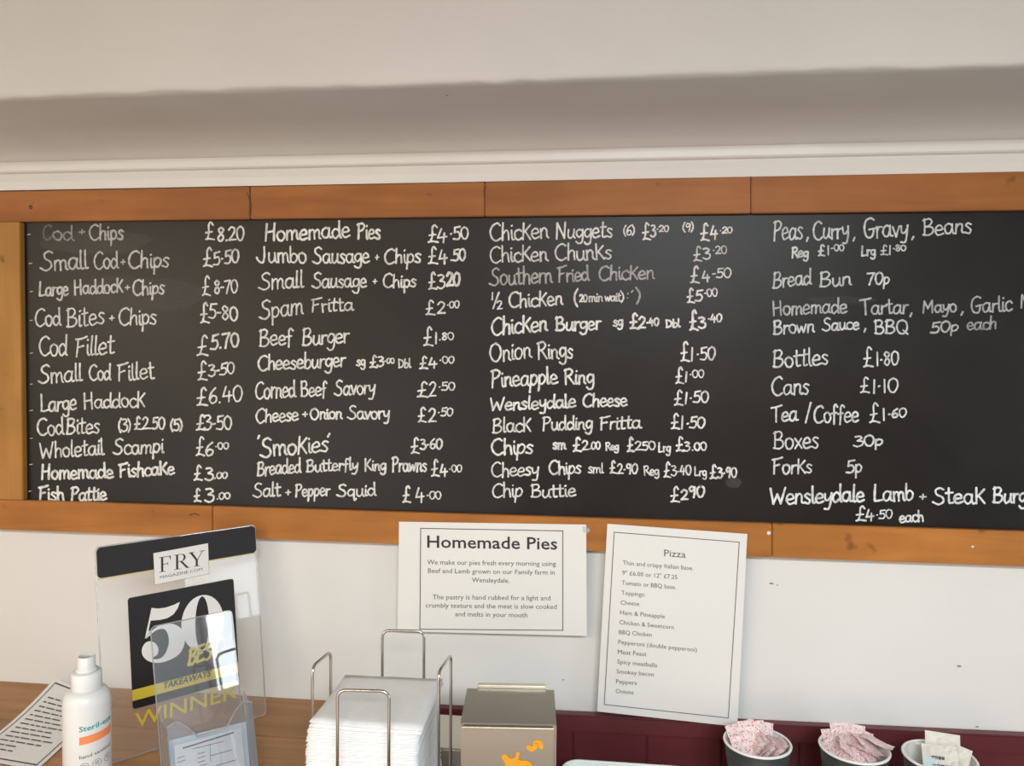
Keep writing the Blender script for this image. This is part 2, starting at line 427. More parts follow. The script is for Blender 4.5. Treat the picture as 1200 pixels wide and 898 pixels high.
for a, b in zip(bots, bots[1:]): plank([(a + g, ib(a)), (b - g, ib(b)), (b - g, fb(b)), (a + g, fb(a))], 'frame_b')
plank([(-13.5, it(-13) + .4), (23, it(23) + .4), (27, ib(27) - .4), (-10, ib(-10) - .4)], 'frame_v')
plank([(XEND - 24, it(XEND - 24) + .4), (XEND + 14, it(XEND) + .4), (XEND + 14, ib(XEND) - .4), (XEND - 24, ib(XEND) - .4)], 'frame_v')
for (px, py, r, m) in ((36, 243, .0035, 'screw'), (901, 625, .003, 'plastic'), (1140, 641, .0018, 'plastic')):
    bm = bmesh.new(); bmesh.ops.create_uvsphere(bm, u_segments=12, v_segments=6, radius=r)
    c = onY(px, py, YFR)
    for v in bm.verts: v.co = Vector((v.co.x, v.co.y * .25, v.co.z)) + c
    kid('screw_head' if m == 'screw' else 'paint_spot', bm, m, broot, True)
# crack lines at the plank ends
for (pts) in (((289, 226), (292, 232), (295, 240), (294, 252)), ((570, 218), (567.5, 224), (568, 232)), ((222, 604), (228, 602), (234, 604))):
    bm = bmesh.new()
    tube(bm, [onY(px, py, YFR + .0003) for px, py in pts], .0009, 6); kid('crack', bm, 'darksteel', broot)

G = {}
def gl(ch, wd, *strokes): G[ch] = (wd / 100, [[(float(a.split(',')[0]) / 100, float(a.split(',')[1]) / 100) for a in s.split()] for s in strokes])
gl('a', 52, '40,50 25,58 9,46 5,22 15,3 30,6 40,28', '42,56 41,20 46,3 54,4')
gl('b', 46, '8,100 7,50 8,4', '8,34 22,56 40,45 40,18 25,0 8,8')
gl('c', 42, '40,48 28,58 10,48 5,25 14,4 28,0 42,10')
gl('d', 50, '38,45 22,56 6,40 6,15 20,0 36,16', '42,100 41,40 43,8 50,2')
gl('e', 45, '6,29 24,30 39,36 34,53 22,58 9,46 5,22 18,1 43,10')
gl('f', 38, '40,86 30,100 19,86 17,40 14,-12', '2,48 32,54')
gl('g', 46, '40,50 24,58 8,44 8,20 22,8 38,26', '41,56 41,0 34,-30 16,-34 4,-22')
gl('h', 46, '9,100 8,50 7,0', '8,34 22,56 36,50 38,24 40,1')
gl('i', 19, '9,56 9,20 13,2 20,4', '9,78 11,82')
gl('k', 48, '9,96 8,0', '44,84 12,40', '19,46 46,1')
gl('l', 21, '9,100 8,30 12,3 21,5')
gl('m', 68, '8,56 8,0', '8,38 20,56 32,48 33,1', '33,36 46,56 57,46 59,10 66,2')
gl('n', 47, '8,56 8,0', '8,36 22,57 36,48 37,12 46,2')
gl('o', 47, '24,58 8,48 5,25 16,2 32,2 42,25 38,48 22,58')
gl('p', 46, '8,56 7,0 5,-38', '8,40 24,58 40,42 36,14 20,2 8,14')
gl('q', 52, '40,52 22,57 6,38 10,10 26,6 40,28', '42,56 41,-10 44,-34 54,-22')
gl('r', 34, '8,56 8,0', '8,32 18,52 33,54')
gl('s', 38, '34,50 20,58 8,46 20,32 32,18 24,1 3,8')
gl('t', 35, '16,92 15,30 18,4 33,6', '2,62 33,66')
gl('u', 48, '8,56 7,18 18,1 32,12 38,32', '39,56 39,15 47,2')
gl('v', 40, '4,56 20,2', '20,2 38,58')
gl('w', 60, '4,56 15,3', '15,3 30,45', '30,45 42,3', '42,3 56,58')
gl('x', 42, '6,55 38,2', '38,56 4,0')
gl('y', 44, '6,56 9,24 22,18 37,38', '40,58 36,5 26,-32 6,-32')
gl('B', 58, '11,100 10,50 8,2', '5,90 32,99 46,82 34,58 12,52', '14,54 46,46 50,20 30,2 3,6')
gl('C', 62, '58,88 42,100 18,86 6,52 14,16 36,0 60,14')
gl('D', 60, '10,95 10,3', '8,95 40,84 54,50 38,12 6,2')
gl('F', 54, '14,95 12,50 10,0', '4,92 30,96 57,105', '12,50 40,57')
gl('G', 64, '56,90 38,100 14,84 6,45 18,8 42,4 53,28 53,46', '32,42 62,48')
gl('H', 62, '10,98 9,0', '50,100 49,50 51,0', '8,48 50,54')
gl('J', 56, '40,100 38,40 26,4 6,18 -4,38')
gl('K', 56, '9,98 8,0', '48,94 12,44', '18,50 54,2')
gl('L', 52, '12,100 10,40 10,6', '10,6 26,5 50,11')
gl('M', 76, '8,0 12,94', '12,94 36,34', '36,34 60,96', '60,96 66,0')
gl('N', 64, '8,0 10,94', '10,94 50,4', '50,4 54,98')
gl('O', 70, '38,98 14,84 6,44 20,6 44,2 62,36 56,80 34,98')
gl('P', 54, '12,98 11,50 9,0', '4,92 34,100 50,82 36,56 12,50')
gl('Q', 68, '38,98 14,84 6,44 20,6 44,2 62,36 56,80 34,98', '40,26 66,-4')
gl('R', 58, '10,98 9,0', '4,92 34,100 48,80 34,58 12,52', '24,54 56,2')
gl('S', 60, '54,90 38,100 18,86 22,62 46,44 50,16 28,0 1,14')
gl('T', 60, '2,92 30,94 62,102', '30,94 29,50 30,0')
gl('W', 84, '4,98 18,4', '18,4 40,62', '40,62 57,4', '57,4 80,100')
gl('E', 54, '10,98 9,4', '10,98 50,100', '9,52 42,54', '9,4 52,6')
gl('0', 58, '30,98 10,80 6,40 20,4 40,4 54,44 48,84 28,98')
gl('1', 24, '13,98 11,0')
gl('2', 56, '6,78 24,98 46,84 40,52 6,4', '6,4 30,7 54,6')
gl('3', 52, '7,95 30,98 43,80 20,56', '20,56 46,46 46,16 24,0 1,12')
gl('4', 58, '22,98 5,36', '5,36 54,40', '40,66 38,0')
gl('5', 52, '14,94 11,56', '11,56 36,60 48,32 34,3 2,6', '14,94 50,100')
gl('6', 52, '40,98 16,70 6,30 20,2 42,12 44,38 24,48 8,26')
gl('7', 52, '4,92 50,96', '50,96 30,50 18,0')
gl('8', 52, '42,86 24,98 10,80 26,56 44,28 26,2 8,22 24,52 42,74 40,88')
gl('9', 50, '40,80 22,98 6,76 16,54 38,66', '42,92 40,40 33,0')
gl('£', 60, '50,86 36,100 24,84 24,40 14,8', '3,5 24,10 58,4', '4,42 44,47')
gl('+', 52, '26,74 25,24', '4,48 48,50')
gl('.', 26, '12,3 14,6')
gl('·', 30, '12,42 17,44')
gl('-', 34, '8,42 26,44')
gl(',', 18, '11,10 5,-14')
gl("'", 18, '12,100 6,78')
gl('(', 26, '22,104 7,66 8,26 22,-8')
gl(')', 26, '4,104 19,66 18,26 4,-8')
gl('/', 34, '32,104 2,-4')
gl(' ', 30)
gl('_', 10, '0,0 10,1')

rng = random.Random(11)
def stroke_mesh(bm, pts2d, half, mapf, lift):
    """flat pen ribbon with round ends; pts2d in pixels, mapf(px,py,lift)->world"""
    n = len(pts2d); L = []; R_ = []
    wob = rng.uniform(.88, 1.12)
    for i, p in enumerate(pts2d):
        t = pts2d[min(i + 1, n - 1)] - pts2d[max(i - 1, 0)]
        if t.length < 1e-6: t = Vector((1, 0))
        t.normalize(); nn = Vector((-t.y, t.x)); h = half * wob * (1 + .12 * sin(i * 1.3 + wob * 20))
        L.append(p + nn * h); R_.append(p - nn * h)
    vl = [bm.verts.new(mapf(q.x, q.y, lift)) for q in L]; vr = [bm.verts.new(mapf(q.x, q.y, lift)) for q in R_]
    for i in range(n - 1): bm.faces.new((vl[i], vl[i + 1], vr[i + 1], vr[i]))
    for end, a, b in ((0, R_[0], L[0]), (n - 1, L[-1], R_[-1])):
        c = (a + b) / 2; va = (a - c); fan = [vr[0] if end == 0 else vl[-1]]
        for k in range(1, 5):
            ang = -pi * k / 5 * (1)
            q = c + Vector((va.x * cos(ang) - va.y * sin(ang), va.x * sin(ang) + va.y * cos(ang)))
            fan.append(bm.verts.new(mapf(q.x, q.y, lift)))
        fan.append(vl[0] if end == 0 else vr[-1])
        try: bm.faces.new(fan)
        except ValueError: pass
def write(bm, text, x0, b0, x1, b1, cap, half, mapf, slant=.0, jitter=1.0):
    tot = sum(G[c][0] for c in text); lay = []; x = 0
    for c in text:
        lay.append((c, x)); x += G[c][0]
    sc = (x1 - x0) / tot
    for c, gx in lay:
        gs = 1 + rng.uniform(-.05, .05) * jitter; dy = rng.uniform(-.03, .03) * cap * jitter; rot = rng.uniform(-.05, .05) * jitter
        for st in G[c][1]:
            P = []
            for (a, b) in st:
                a += rng.uniform(-.012, .012) * jitter; b += rng.uniform(-.012, .012) * jitter
                a2 = a + (b - .3) * (rot + slant)
                X = x0 + (gx + a2) * sc
                base = b0 + (b1 - b0) * (X - x0) / (x1 - x0 + 1e-6)
                P.append(Vector((X, base + dy - b * gs * cap)))
            stroke_mesh(bm, catmull(P, 5), half, mapf, rng.uniform(0, .00012))
def bmap(px, py, lift): return onY(px, py, YPN - .0003 - lift)
CR = dict(A=(0, 200, 3.99), B=(0, 400, 3.99), C=(290, 200, 3.99), D=(290, 400, 3.99), E=(560, 200, 3.741), F=(560, 400, 3.741), G=(880, 200, 3.741), H=(880, 400, 3.741))
def line(crop, frags, fade=1.0, tint=(.86, .85, .83), label=None, half=1.06):
    ox, oy, s = CR[crop]; groups = []
    for fr in frags:      # a price keeps its pound sign and figures together, every word stands alone
        if groups and groups[-1][0][0] == '£' and fr[0][0] in '0123456789.·-': groups[-1].append(fr)
        elif groups and (fr[0] in ",'()" or (fr[0] in '/2' and groups[-1][0][0] == '1')) : groups[-1].append(fr)
        else: groups.append([fr])
    for gr_ in groups:
        bm = bmesh.new()
        for fr in gr_:
            t, x0, b0, x1, b1, cap = fr[:6]; hw = fr[6] if len(fr) > 6 else half
            write(bm, t, ox + x0 / s, oy + b0 / s, ox + x1 / s, oy + b1 / s, cap / s, hw if cap > 44 else hw * .80, bmap)
        txt = ''.join(f[0] for f in gr_)
        o = kid('chalk_dash' if txt == '_' else 'chalk_price' if '£' in txt else 'chalk_word', bm, 'chalk', panel)
        o.color = (*tint, fade)
        if txt != '_': o['label'] = 'handwritten chalk lettering ' + (label or txt)
def P(x0, x1, base, top): return ('£', x0, base, x1, base, base - top)
W1 = 1.28   # freshly rewritten, heavier strokes
# first column
line('A', [('C', 198, 325, 240, 325, 72)], .13, label='C, nearly rubbed out')
line('A', [('od', 245, 325, 345, 328, 70), ('+', 370, 307, 398, 305, 42)], .32, label='Cod, half rubbed out')
line('A', [('Chips', 415, 323, 578, 322, 74)], .55)
line('A', [P(960, 1003, 325, 244), ('8.20', 1015, 333, 1142, 325, 68)], .92)
line('A', [('Small', 188, 470, 412, 458, 88), ('Cod', 437, 460, 553, 456, 80), ('+', 565, 450, 585, 448, 40), ('Chips', 597, 457, 792, 450, 78)], .66)
line('A', [P(950, 995, 452, 362), ('5·50', 997, 443, 1118, 427, 62)], .85)
line('A', [('Large', 180, 587, 320, 583, 68), ('Haddock', 345, 580, 575, 570, 66), ('+', 585, 566, 608, 565, 40), ('Chips', 618, 583, 770, 577, 70)], .72)
line('A', [P(945, 985, 585, 492), ('8-70', 1000, 577, 1112, 572, 64)], .88)
line('A', [('Cod', 162, 728, 285, 722, 82), ('Bites', 310, 735, 490, 717, 90), ('+', 512, 710, 536, 708, 40), ('Chips', 553, 725, 732, 718, 80)], .86)
line('A', [P(938, 978, 717, 620), ('5-80', 975, 690, 1112, 703, 68)], .9)
line('A', [('Cod', 180, 868, 315, 866, 92), ('Fillet', 350, 870, 535, 858, 90)], .9)
line('A', [P(922, 975, 865, 772), ('5.70', 985, 840, 1118, 822, 68, W1)], .9)
line('B', [('Small', 178, 200, 385, 186, 85), ('Cod', 415, 185, 518, 182, 75), ('Fillet', 548, 187, 722, 174, 80)], .92)
line('B', [P(925, 970, 187, 97), ('3-50', 975, 165, 1097, 150, 56)], .92)
line('B', [('Large', 187, 332, 358, 322, 80), ('Haddock', 388, 317, 678, 305, 72)], .92)
line('B', [P(920, 972, 305, 220), ('6.40', 975, 292, 1134, 280, 72)], .92)
line('B', [('Cod', 172, 440, 298, 436, 80), ('Bites', 308, 438, 467, 428, 76), ('(3)', 553, 422, 612, 420, 58), P(628, 660, 415, 355), ('2.50', 663, 412, 772, 410, 55), ('(5)', 795, 418, 854, 416, 54)], .95)
line('B', [P(918, 962, 420, 345), ('3-50', 955, 415, 1084, 413, 65)], .95)
line('B', [('Wholetail', 185, 550, 486, 530, 76), ('Scampi', 528, 532, 766, 520, 74)], .92)
line('B', [P(918, 957, 540, 450), ('6', 958, 536, 1000, 534, 65), ('·00', 1003, 506, 1070, 504, 30)], .95)
line('B', [('Homemade', 190, 647, 530, 640, 68), ('Fishcake', 555, 637, 816, 622, 64)], 1, half=W1)
line('B', [P(908, 945, 652, 582), ('3', 960, 650, 998, 650, 60), ('.00', 1000, 643, 1064, 640, 28)], 1, half=1.18)
line('B', [('Fish', 180, 746, 300, 744, 64), ('Pattie', 330, 748, 498, 742, 62)], 1, half=W1)
line('B', [P(908, 940, 753, 692), ('3', 957, 752, 1003, 752, 62), ('.00', 1010, 739, 1077, 737, 30)], 1, half=1.18)
for c, x, y in (('A', 133, 300), ('A', 145, 435), ('A', 145, 567), ('A', 147, 702), ('A', 147, 855), ('B', 145, 202), ('B', 145, 325), ('B', 147, 455), ('B', 145, 577), ('B', 140, 703)):
    line(c, [('_', x - 6, y, x + 6, y - 2, 20, .6)], .7, label='a small dash')
# second column
line('C', [('Homemade', 78, 330, 480, 312, 80), ('Pies', 512, 322, 622, 318, 74)], 1, half=1.2)
line('C', [P(845, 893, 338, 250), ('4', 885, 338, 935, 334, 68), ('·50', 943, 322, 1034, 320, 58)], .95)
line('C', [('Jumbo', 47, 435, 276, 430, 80), ('Sausage', 303, 437, 570, 430, 75), ('+', 597, 428, 615, 427, 40), ('Chips', 637, 437, 812, 430, 70)], .97)
line('C', [P(845, 890, 440, 358), ('4', 893, 438, 935, 436, 65), ('.50', 945, 423, 1020, 420, 55)], .97)
line('C', [('Small', 53, 560, 262, 546, 80), ('Sausage', 302, 550, 558, 545, 72), ('+', 585, 538, 607, 537, 40), ('Chips', 632, 548, 790, 543, 62)], .9)
line('C', [P(847, 885, 557, 478), ('3', 888, 552, 925, 550, 68), ('20', 930, 541, 994, 537, 62, 1.5)], .9)
line('C', [('Spam', 55, 695, 262, 668, 90), ('Fritta', 297, 663, 496, 655, 64)], .85)
line('C', [P(833, 877, 675, 603), ('2', 887, 668, 925, 667, 55), ('·00', 930, 643, 991, 641, 33)], .85)
line('C', [('Beef', 55, 822, 212, 815, 80), ('Burger', 255, 820, 475, 806, 78)], .92)
line('C', [P(825, 868, 822, 735), ('1', 875, 809, 888, 809, 50), ('.80', 893, 793, 966, 791, 35)], .95)
line('D', [('Cheeseburger', 47, 137, 458, 120, 72), ('sg', 510, 117, 551, 116, 48), P(573, 607, 123, 65), ('3', 607, 119, 638, 118, 45), ('·00', 640, 104, 687, 102, 25), ('Dbl', 705, 125, 763, 123, 40), P(805, 843, 130, 68), ('4', 845, 126, 888, 124, 50), ('·00', 895, 104, 967, 102, 33)], .95)
line('D', [('Corned', 35, 272, 225, 259, 83), ('Beef', 248, 261, 370, 255, 72), ('Savory', 405, 254, 597, 246, 72)], .95)
line('D', [P(795, 845, 263, 187), ('2', 847, 258, 883, 257, 67), ('·50', 890, 231, 971, 229, 38)], .95)
line('D', [('Cheese', 37, 383, 238, 371, 64), ('+', 258, 362, 283, 361, 40), ('Onion', 290, 366, 443, 361, 54), ('Savory', 468, 366, 665, 362, 62)], .98)
line('D', [P(797, 837, 380, 308), ('2', 845, 378, 883, 377, 67), ('·50', 888, 351, 961, 349, 38)], .95)
line('D', [("'", 44, 500, 64, 498, 60), ('Smokies', 58, 543, 380, 514, 86), ("'", 366, 490, 388, 490, 55)], 1, half=1.2)
line('D', [P(765, 805, 527, 453), ('3·60', 808, 506, 911, 503, 48)], .95)
line('D', [('Breaded', 45, 630, 250, 612, 66), ('Butterfly', 275, 614, 518, 601, 55), ('King', 547, 608, 648, 603, 55), ('Prawns', 675, 610, 838, 608, 66)], .92)
line('D', [P(860, 897, 635, 553), ('4', 900, 635, 935, 633, 56), ('·00', 940, 613, 1003, 611, 32)], .95)
line('D', [('Salt', 25, 732, 155, 723, 65), ('+', 177, 728, 203, 727, 40), ('Pepper', 222, 729, 385, 721, 58), ('Squid', 417, 728, 600, 723, 58)], .93)
line('D', [P(727, 763, 758, 677), ('4', 785, 756, 828, 754, 70), ('·00', 835, 739, 906, 737, 38)], .97)
# third column
line('E', [('Chicken', 50, 310, 310, 297, 78), ('Nuggets', 340, 300, 592, 293, 70)], .92)
line('E', [('(6)', 637, 283, 688, 281, 42), P(722, 757, 303, 225), ('3', 757, 291, 780, 290, 50), ('·20', 783, 269, 837, 267, 28), ('(9)', 897, 268, 946, 266, 38), P(977, 1015, 307, 225), ('4', 1018, 303, 1052, 302, 62), ('·20', 1058, 276, 1116, 273, 28)], .97)
line('E', [('Chicken', 50, 405, 307, 394, 72), ('Chunks', 335, 395, 588, 388, 70)], .82)
line('E', [P(945, 982, 400, 333), ('3', 987, 388, 1020, 387, 50), ('·20', 1027, 366, 1092, 364, 35)], .75)
line('E', [('Southern', 50, 505, 327, 490, 76), ('Fried', 350, 489, 487, 481, 65), ('Chicken', 527, 484, 775, 473, 65)], .5)
line('E', [P(932, 972, 495, 418), ('4', 982, 490, 1018, 489, 50), ('-50', 1025, 471, 1111, 469, 42)], .8)
line('E', [('1', 56, 566, 70, 566, 32), ('/', 62, 600, 97, 600, 62), ('2', 83, 608, 107, 606, 38), ('Chicken', 133, 601, 373, 589, 66), ('(', 418, 592, 440, 592, 66), ('20', 445, 577, 480, 576, 34), ('min', 485, 575, 548, 574, 40), ('wait', 556, 573, 627, 572, 38), (')', 626, 574, 642, 574, 44)], .9, label='half Chicken (20 min wait)')
line('E', [('.', 650, 560, 662, 560, 30), ('.', 652, 540, 664, 540, 30), ("'", 668, 560, 682, 560, 34), (')', 692, 578, 715, 578, 66)], .5, label='a rubbed closing bracket')
line('E', [P(917, 950, 580, 517), ('5', 953, 573, 985, 572, 48), ('·00', 990, 553, 1051, 551, 35)], .95)
line('E', [('Chicken', 57, 722, 305, 702, 75), ('Burger', 340, 703, 540, 695, 62), ('sg', 593, 683, 636, 681, 44), P(667, 705, 697, 630), ('2', 703, 691, 735, 690, 52), ('·40', 737, 681, 794, 679, 33), ('Dbl', 823, 688, 886, 686, 34), P(928, 965, 705, 618), ('3', 967, 691, 1000, 690, 48), ('·40', 1007, 666, 1070, 663, 35)], 1, half=W1)
line('E', [('Onion', 50, 838, 235, 822, 80), ('Rings', 260, 829, 418, 821, 75)], .98)
line('E', [P(890, 928, 840, 755), ('1', 930, 836, 946, 835, 60), ('·50', 955, 832, 1041, 828, 58)], .97)
line('F', [('Pineapple', 57, 203, 350, 186, 74), ('Ring', 378, 191, 510, 186, 68)], 1, half=1.18)
line('F', [P(867, 902, 187, 115), ('1', 905, 179, 920, 178, 45), ('·00', 925, 161, 992, 159, 33)], .97)
line('F', [('Wensleydale', 53, 306, 430, 290, 60), ('Cheese', 458, 290, 655, 284, 60)], 1, half=1.18)
line('F', [P(862, 900, 283, 213), ('1', 905, 276, 920, 275, 50), ('·50', 925, 271, 1012, 268, 48)], .97)
line('F', [('Black', 63, 402, 233, 396, 64), ('Pudding', 282, 391, 503, 386, 60), ('Fritta', 533, 389, 716, 383, 58)], .95)
line('F', [P(847, 885, 388, 318), ('1', 888, 384, 903, 383, 55), ('·50', 910, 381, 996, 378, 48)], .95)
line('F', [('Chips', 57, 500, 243, 491, 70), ('sm', 328, 474, 386, 472, 46), P(418, 453, 485, 420), ('2', 455, 479, 485, 478, 42), ('.00', 487, 474, 537, 472, 32), ('Reg', 560, 478, 617, 477, 34), P(655, 685, 487, 422), ('250', 688, 478, 779, 476, 38), ('Lrg', 790, 487, 845, 486, 42), P(870, 903, 485, 422), ('3', 903, 481, 930, 480, 40), ('.00', 935, 480, 1003, 478, 35)], 1, half=1.18)
line('F', [('Cheesy', 57, 598, 268, 586, 62), ('Chips', 310, 586, 453, 579, 58), ('sml', 483, 578, 551, 577, 42), P(578, 607, 583, 528), ('2·90', 610, 583, 701, 580, 45), ('Reg', 727, 588, 794, 586, 40), P(815, 845, 598, 530), ('3·40', 848, 590, 936, 584, 42), ('Lrg', 948, 592, 1003, 591, 40), P(1018, 1048, 605, 543), ('3·90', 1050, 600, 1136, 596, 45)], .95)
line('F', [('Chip', 60, 688, 198, 681, 62), ('Buttie', 232, 686, 430, 680, 58)], .95)
line('F', [P(845, 885, 708, 637), ('2', 890, 697, 922, 696, 45, W1), ('90', 925, 686, 994, 683, 48, W1)], .97)
# fourth column
CT = (.80, .82, .83)
line('G', [('Peas', 97, 308, 228, 299, 88), (',', 240, 302, 256, 302, 60), ('Curry', 270, 305, 430, 291, 78), (',', 446, 300, 462, 300, 60), ('Gravy', 492, 298, 690, 288, 84), (',', 702, 296, 720, 296, 60), ('Beans', 752, 286, 969, 273, 76)], .82, CT)
line('G', [('Reg', 178, 381, 252, 379, 46), P(295, 325, 375, 325), ('1', 332, 370, 346, 370, 42), ('-00', 350, 353, 409, 351, 28), ('Lrg', 482, 375, 546, 373, 45), P(570, 600, 372, 328), ('1', 602, 368, 616, 367, 38), ('·80', 620, 353, 681, 351, 25)], .85, CT)
line('G', [('Bread', 95, 517, 265, 497, 70), ('Bun', 300, 511, 441, 501, 64)], .75, CT)
line('G', [('70p', 508, 500, 609, 497, 52)], .9, CT)
line('G', [('Homemade', 93, 636, 422, 622, 66), ('Tartar', 478, 633, 690, 626, 66), (',', 694, 630, 712, 630, 60)], .62, CT)
line('G', [('Mayo', 750, 626, 903, 618, 56), (',', 918, 626, 936, 626, 60), ('Garlic', 962, 628, 1146, 612, 70), ('Mayo', 1180, 604, 1345, 596, 60)], .58, CT)
line('G', [('Brown', 97, 720, 279, 706, 62), ('Sauce', 312, 703, 475, 695, 54), (',', 490, 700, 508, 700, 60), ('BBQ', 540, 716, 690, 713, 60)], .85, (.78, .83, .87))
line('G', [('50p', 787, 713, 911, 703, 46)], .62, CT)
line('G', [('each', 945, 699, 1078, 693, 54)], .42, CT)
line('G', [('Bottles', 95, 865, 340, 851, 78), P(493, 537, 865, 777), ('1·80', 547, 858, 649, 850, 62)], .95, CT)
line('H', [('Cans', 88, 242, 256, 230, 80), P(480, 520, 228, 157), ('1·10', 530, 226, 646, 222, 60)], .93, CT)
line('H', [('Tea', 88, 355, 205, 346, 70), ('/', 237, 355, 266, 355, 80), ('Coffee', 273, 358, 473, 352, 76), P(520, 565, 358, 268), ('1', 575, 348, 590, 347, 50), ('·60', 597, 336, 682, 333, 38, 1.35)], .95, CT)
line('H', [('Boxes', 97, 473, 298, 468, 80), ('30p', 450, 463, 580, 456, 46)], .92, CT)
line('H', [('Forks', 93, 584, 269, 578, 68), ('5p', 417, 577, 488, 575, 56)], .92, CT)
line('H', [('Wensleydale', 82, 718, 498, 702, 74), ('Lamb', 535, 704, 713, 699, 72), ('+', 737, 702, 770, 702, 44), ('Steak', 795, 715, 1026, 712, 74), ('Burger', 1060, 711, 1275, 706, 68)], 1, (.82, .85, .87), half=1.25)
line('H', [P(460, 505, 790, 722), ('4', 503, 790, 540, 788, 50), ('·50', 545, 779, 621, 776, 38), ('each', 650, 795, 757, 790, 50)], .95, (.82, .85, .87))
rng2 = random.Random(8)
for cx, cy, rx, ry, al in ((110, 284, 70, 15, .028), (160, 345, 90, 22, .018), (860, 566, 9, 7, .05), (803, 552, 8, 6, .035), (985, 352, 40, 5, .022)):
    bm = bmesh.new(); n = 22
    bm.faces.new([bm.verts.new(bmap(cx + rx * cos(2 * pi * i / n) * rng2.uniform(.85, 1.1), cy + ry * sin(2 * pi * i / n) * rng2.uniform(.8, 1.1), -.0002)) for i in range(n)])
    o = kid('chalk_smudge', bm, 'chalk', panel); o.color = (.8, .78, .72, al)
# printed type -------------------------------------------------------
_fc = {}
def font_pts(text, bold=0.0, shear=0.0):
    cu = bpy.data.curves.new('tmp', 'FONT'); cu.body = text; cu.size = 1; cu.offset = bold; cu.resolution_u = 2; cu.shear = shear
    ob = bpy.data.objects.new('tmp', cu); COL.objects.link(ob)
    dg = bpy.context.evaluated_depsgraph_get(); dg.update()
    me = bpy.data.meshes.new_from_object(ob.evaluated_get(dg))
    vs_ = [v.co.copy() for v in me.vertices]; fs = [tuple(p.vertices) for p in me.polygons]
    bpy.data.objects.remove(ob); bpy.data.curves.remove(cu); bpy.data.meshes.remove(me)
    return vs_, fs
def typeset(bm, text, x0, b0, x1, b1, cap, mapf, bold=0.0, shear=0.0, lift=0):
    v, f = font_pts(text, bold, shear)
    mn = min(p.x for p in v); mx = max(p.x for p in v); CAPH = .73
    vv = []
    for p in v:
        t = (p.x - mn) / (mx - mn); X = x0 + (x1 - x0) * t; Y = b0 + (b1 - b0) * t - p.y / CAPH * cap
        vv.append(bm.verts.new(mapf(X, Y, lift)))
    for q in f:
        try: bm.faces.new([vv[i] for i in q])
        except ValueError: pass
def rule(bm, a, b, wd, mapf, lift=0):
    a = Vector(a); b = Vector(b); t = (b - a).normalized(); n = Vector((-t.y, t.x)) * wd / 2; t = t * wd / 2
    bm.faces.new([bm.verts.new(mapf(q.x, q.y, lift)) for q in (a - t + n, b + t + n, b + t - n, a - t - n)])

# ------------------------------------------------------------------ paper notices taped to the frame
def notice(name, corners, Y, label, bow):
    TL, TR, BR, BL = [Vector(c) for c in corners]
    c = onY(*(TL.lerp(TR, .5)), Y); root = empty(name, c)
    tag(root, label, 'notice')
    bm = bmesh.new(); N = 8; rows = []
    for j in range(N + 1):
        r = []
        for i in range(N + 1):
            s, t = i / N, j / N; q = TL.lerp(TR, s).lerp(BL.lerp(BR, s), t)
            p = onY(q.x, q.y, Y); r.append(bm.verts.new(p))
        rows.append(r)
    for A, B in zip(rows, rows[1:]):
        for i in range(N): bm.faces.new((A[i], A[i + 1], B[i + 1], B[i]))
    ret = bmesh.ops.extrude_face_region(bm, geom=bm.faces[:])
    for v in ret['geom']:
        if isinstance(v, bmesh.types.BMVert): v.co.y += .0006
    bmesh.ops.recalc_face_normals(bm, faces=bm.faces[:])
    return kid('sheet', bm, 'paper', root), (lambda px, py, l: onY(px, py, Y - .0003 - l))
r, mp = notice('pies_notice', ((467.6, 611.6), (687, 615), (687.6, 745.6), (466, 740)), -.0236, 'landscape white sheet headed Homemade Pies taped under the blackboard', 0)
k = lambda x, y: (460 + x / 5, 600 + y / 5)
bm = bmesh.new(); q = [k(165, 97), k(998, 112), k(998, 695), k(160, 688)]
for i in range(4): rule(bm, q[i], q[(i + 1) % 4], 1.0, mp)
kid('printed_border', bm, 'greyink', r)
bm = bmesh.new(); a = k(203, 209); b = k(965, 221); typeset(bm, 'Homemade Pies', a[0], a[1], b[0], b[1], 14.8, mp, .012); kid('printed_heading', bm, 'ink', r)
bm = bmesh.new()
for t, x0, b0, x1, b1 in (('We make our pies fresh every morning using', 203, 308, 957, 318), ('Beef and Lamb grown on our Family farm in', 208, 358, 950, 369), ('Wensleydale.', 465, 413, 685, 416),
        ('The pastry is hand rubbed for a light and', 235, 512, 925, 519), ('crumbly texture and the meat is slow cooked', 195, 561, 962, 570), ('and melts in your mouth', 367, 612, 790, 619)):
    a = k(x0, b0); b = k(x1, b1); typeset(bm, t, a[0], a[1], b[0], b[1], 5.8, mp)
kid('printed_text', bm, 'greyink', r)
bm = bmesh.new(); prism(bm, [mp(*p, .0002) for p in ((683, 617), (690, 619), (692, 622), (689, 625), (683, 624))], (0, .0002, 0)); kid('tape', bm, 'tape', r)
r, mp = notice('pizza_notice', ((711.7, 614), (875.8, 626), (864, 852), (699.7, 834)), -.0245, 'portrait white sheet headed Pizza listing toppings, hung crooked below the blackboard', 0)
k = lambda x, y: (690 + x / 3.59, 610 + y / 3.59)
bm = bmesh.new(); q = [k(107, 50), k(633, 92), k(587, 832), k(65, 775)]
for i in range(4): rule(bm, q[i], q[(i + 1) % 4], .9, mp)
kid('printed_border', bm, 'greyink', r)
bm = bmesh.new(); a = k(317, 151); b = k(408, 158); typeset(bm, 'Pizza', *a, *b, 8.3, mp, .0); kid('printed_heading', bm, 'greyink', r)
bm = bmesh.new()
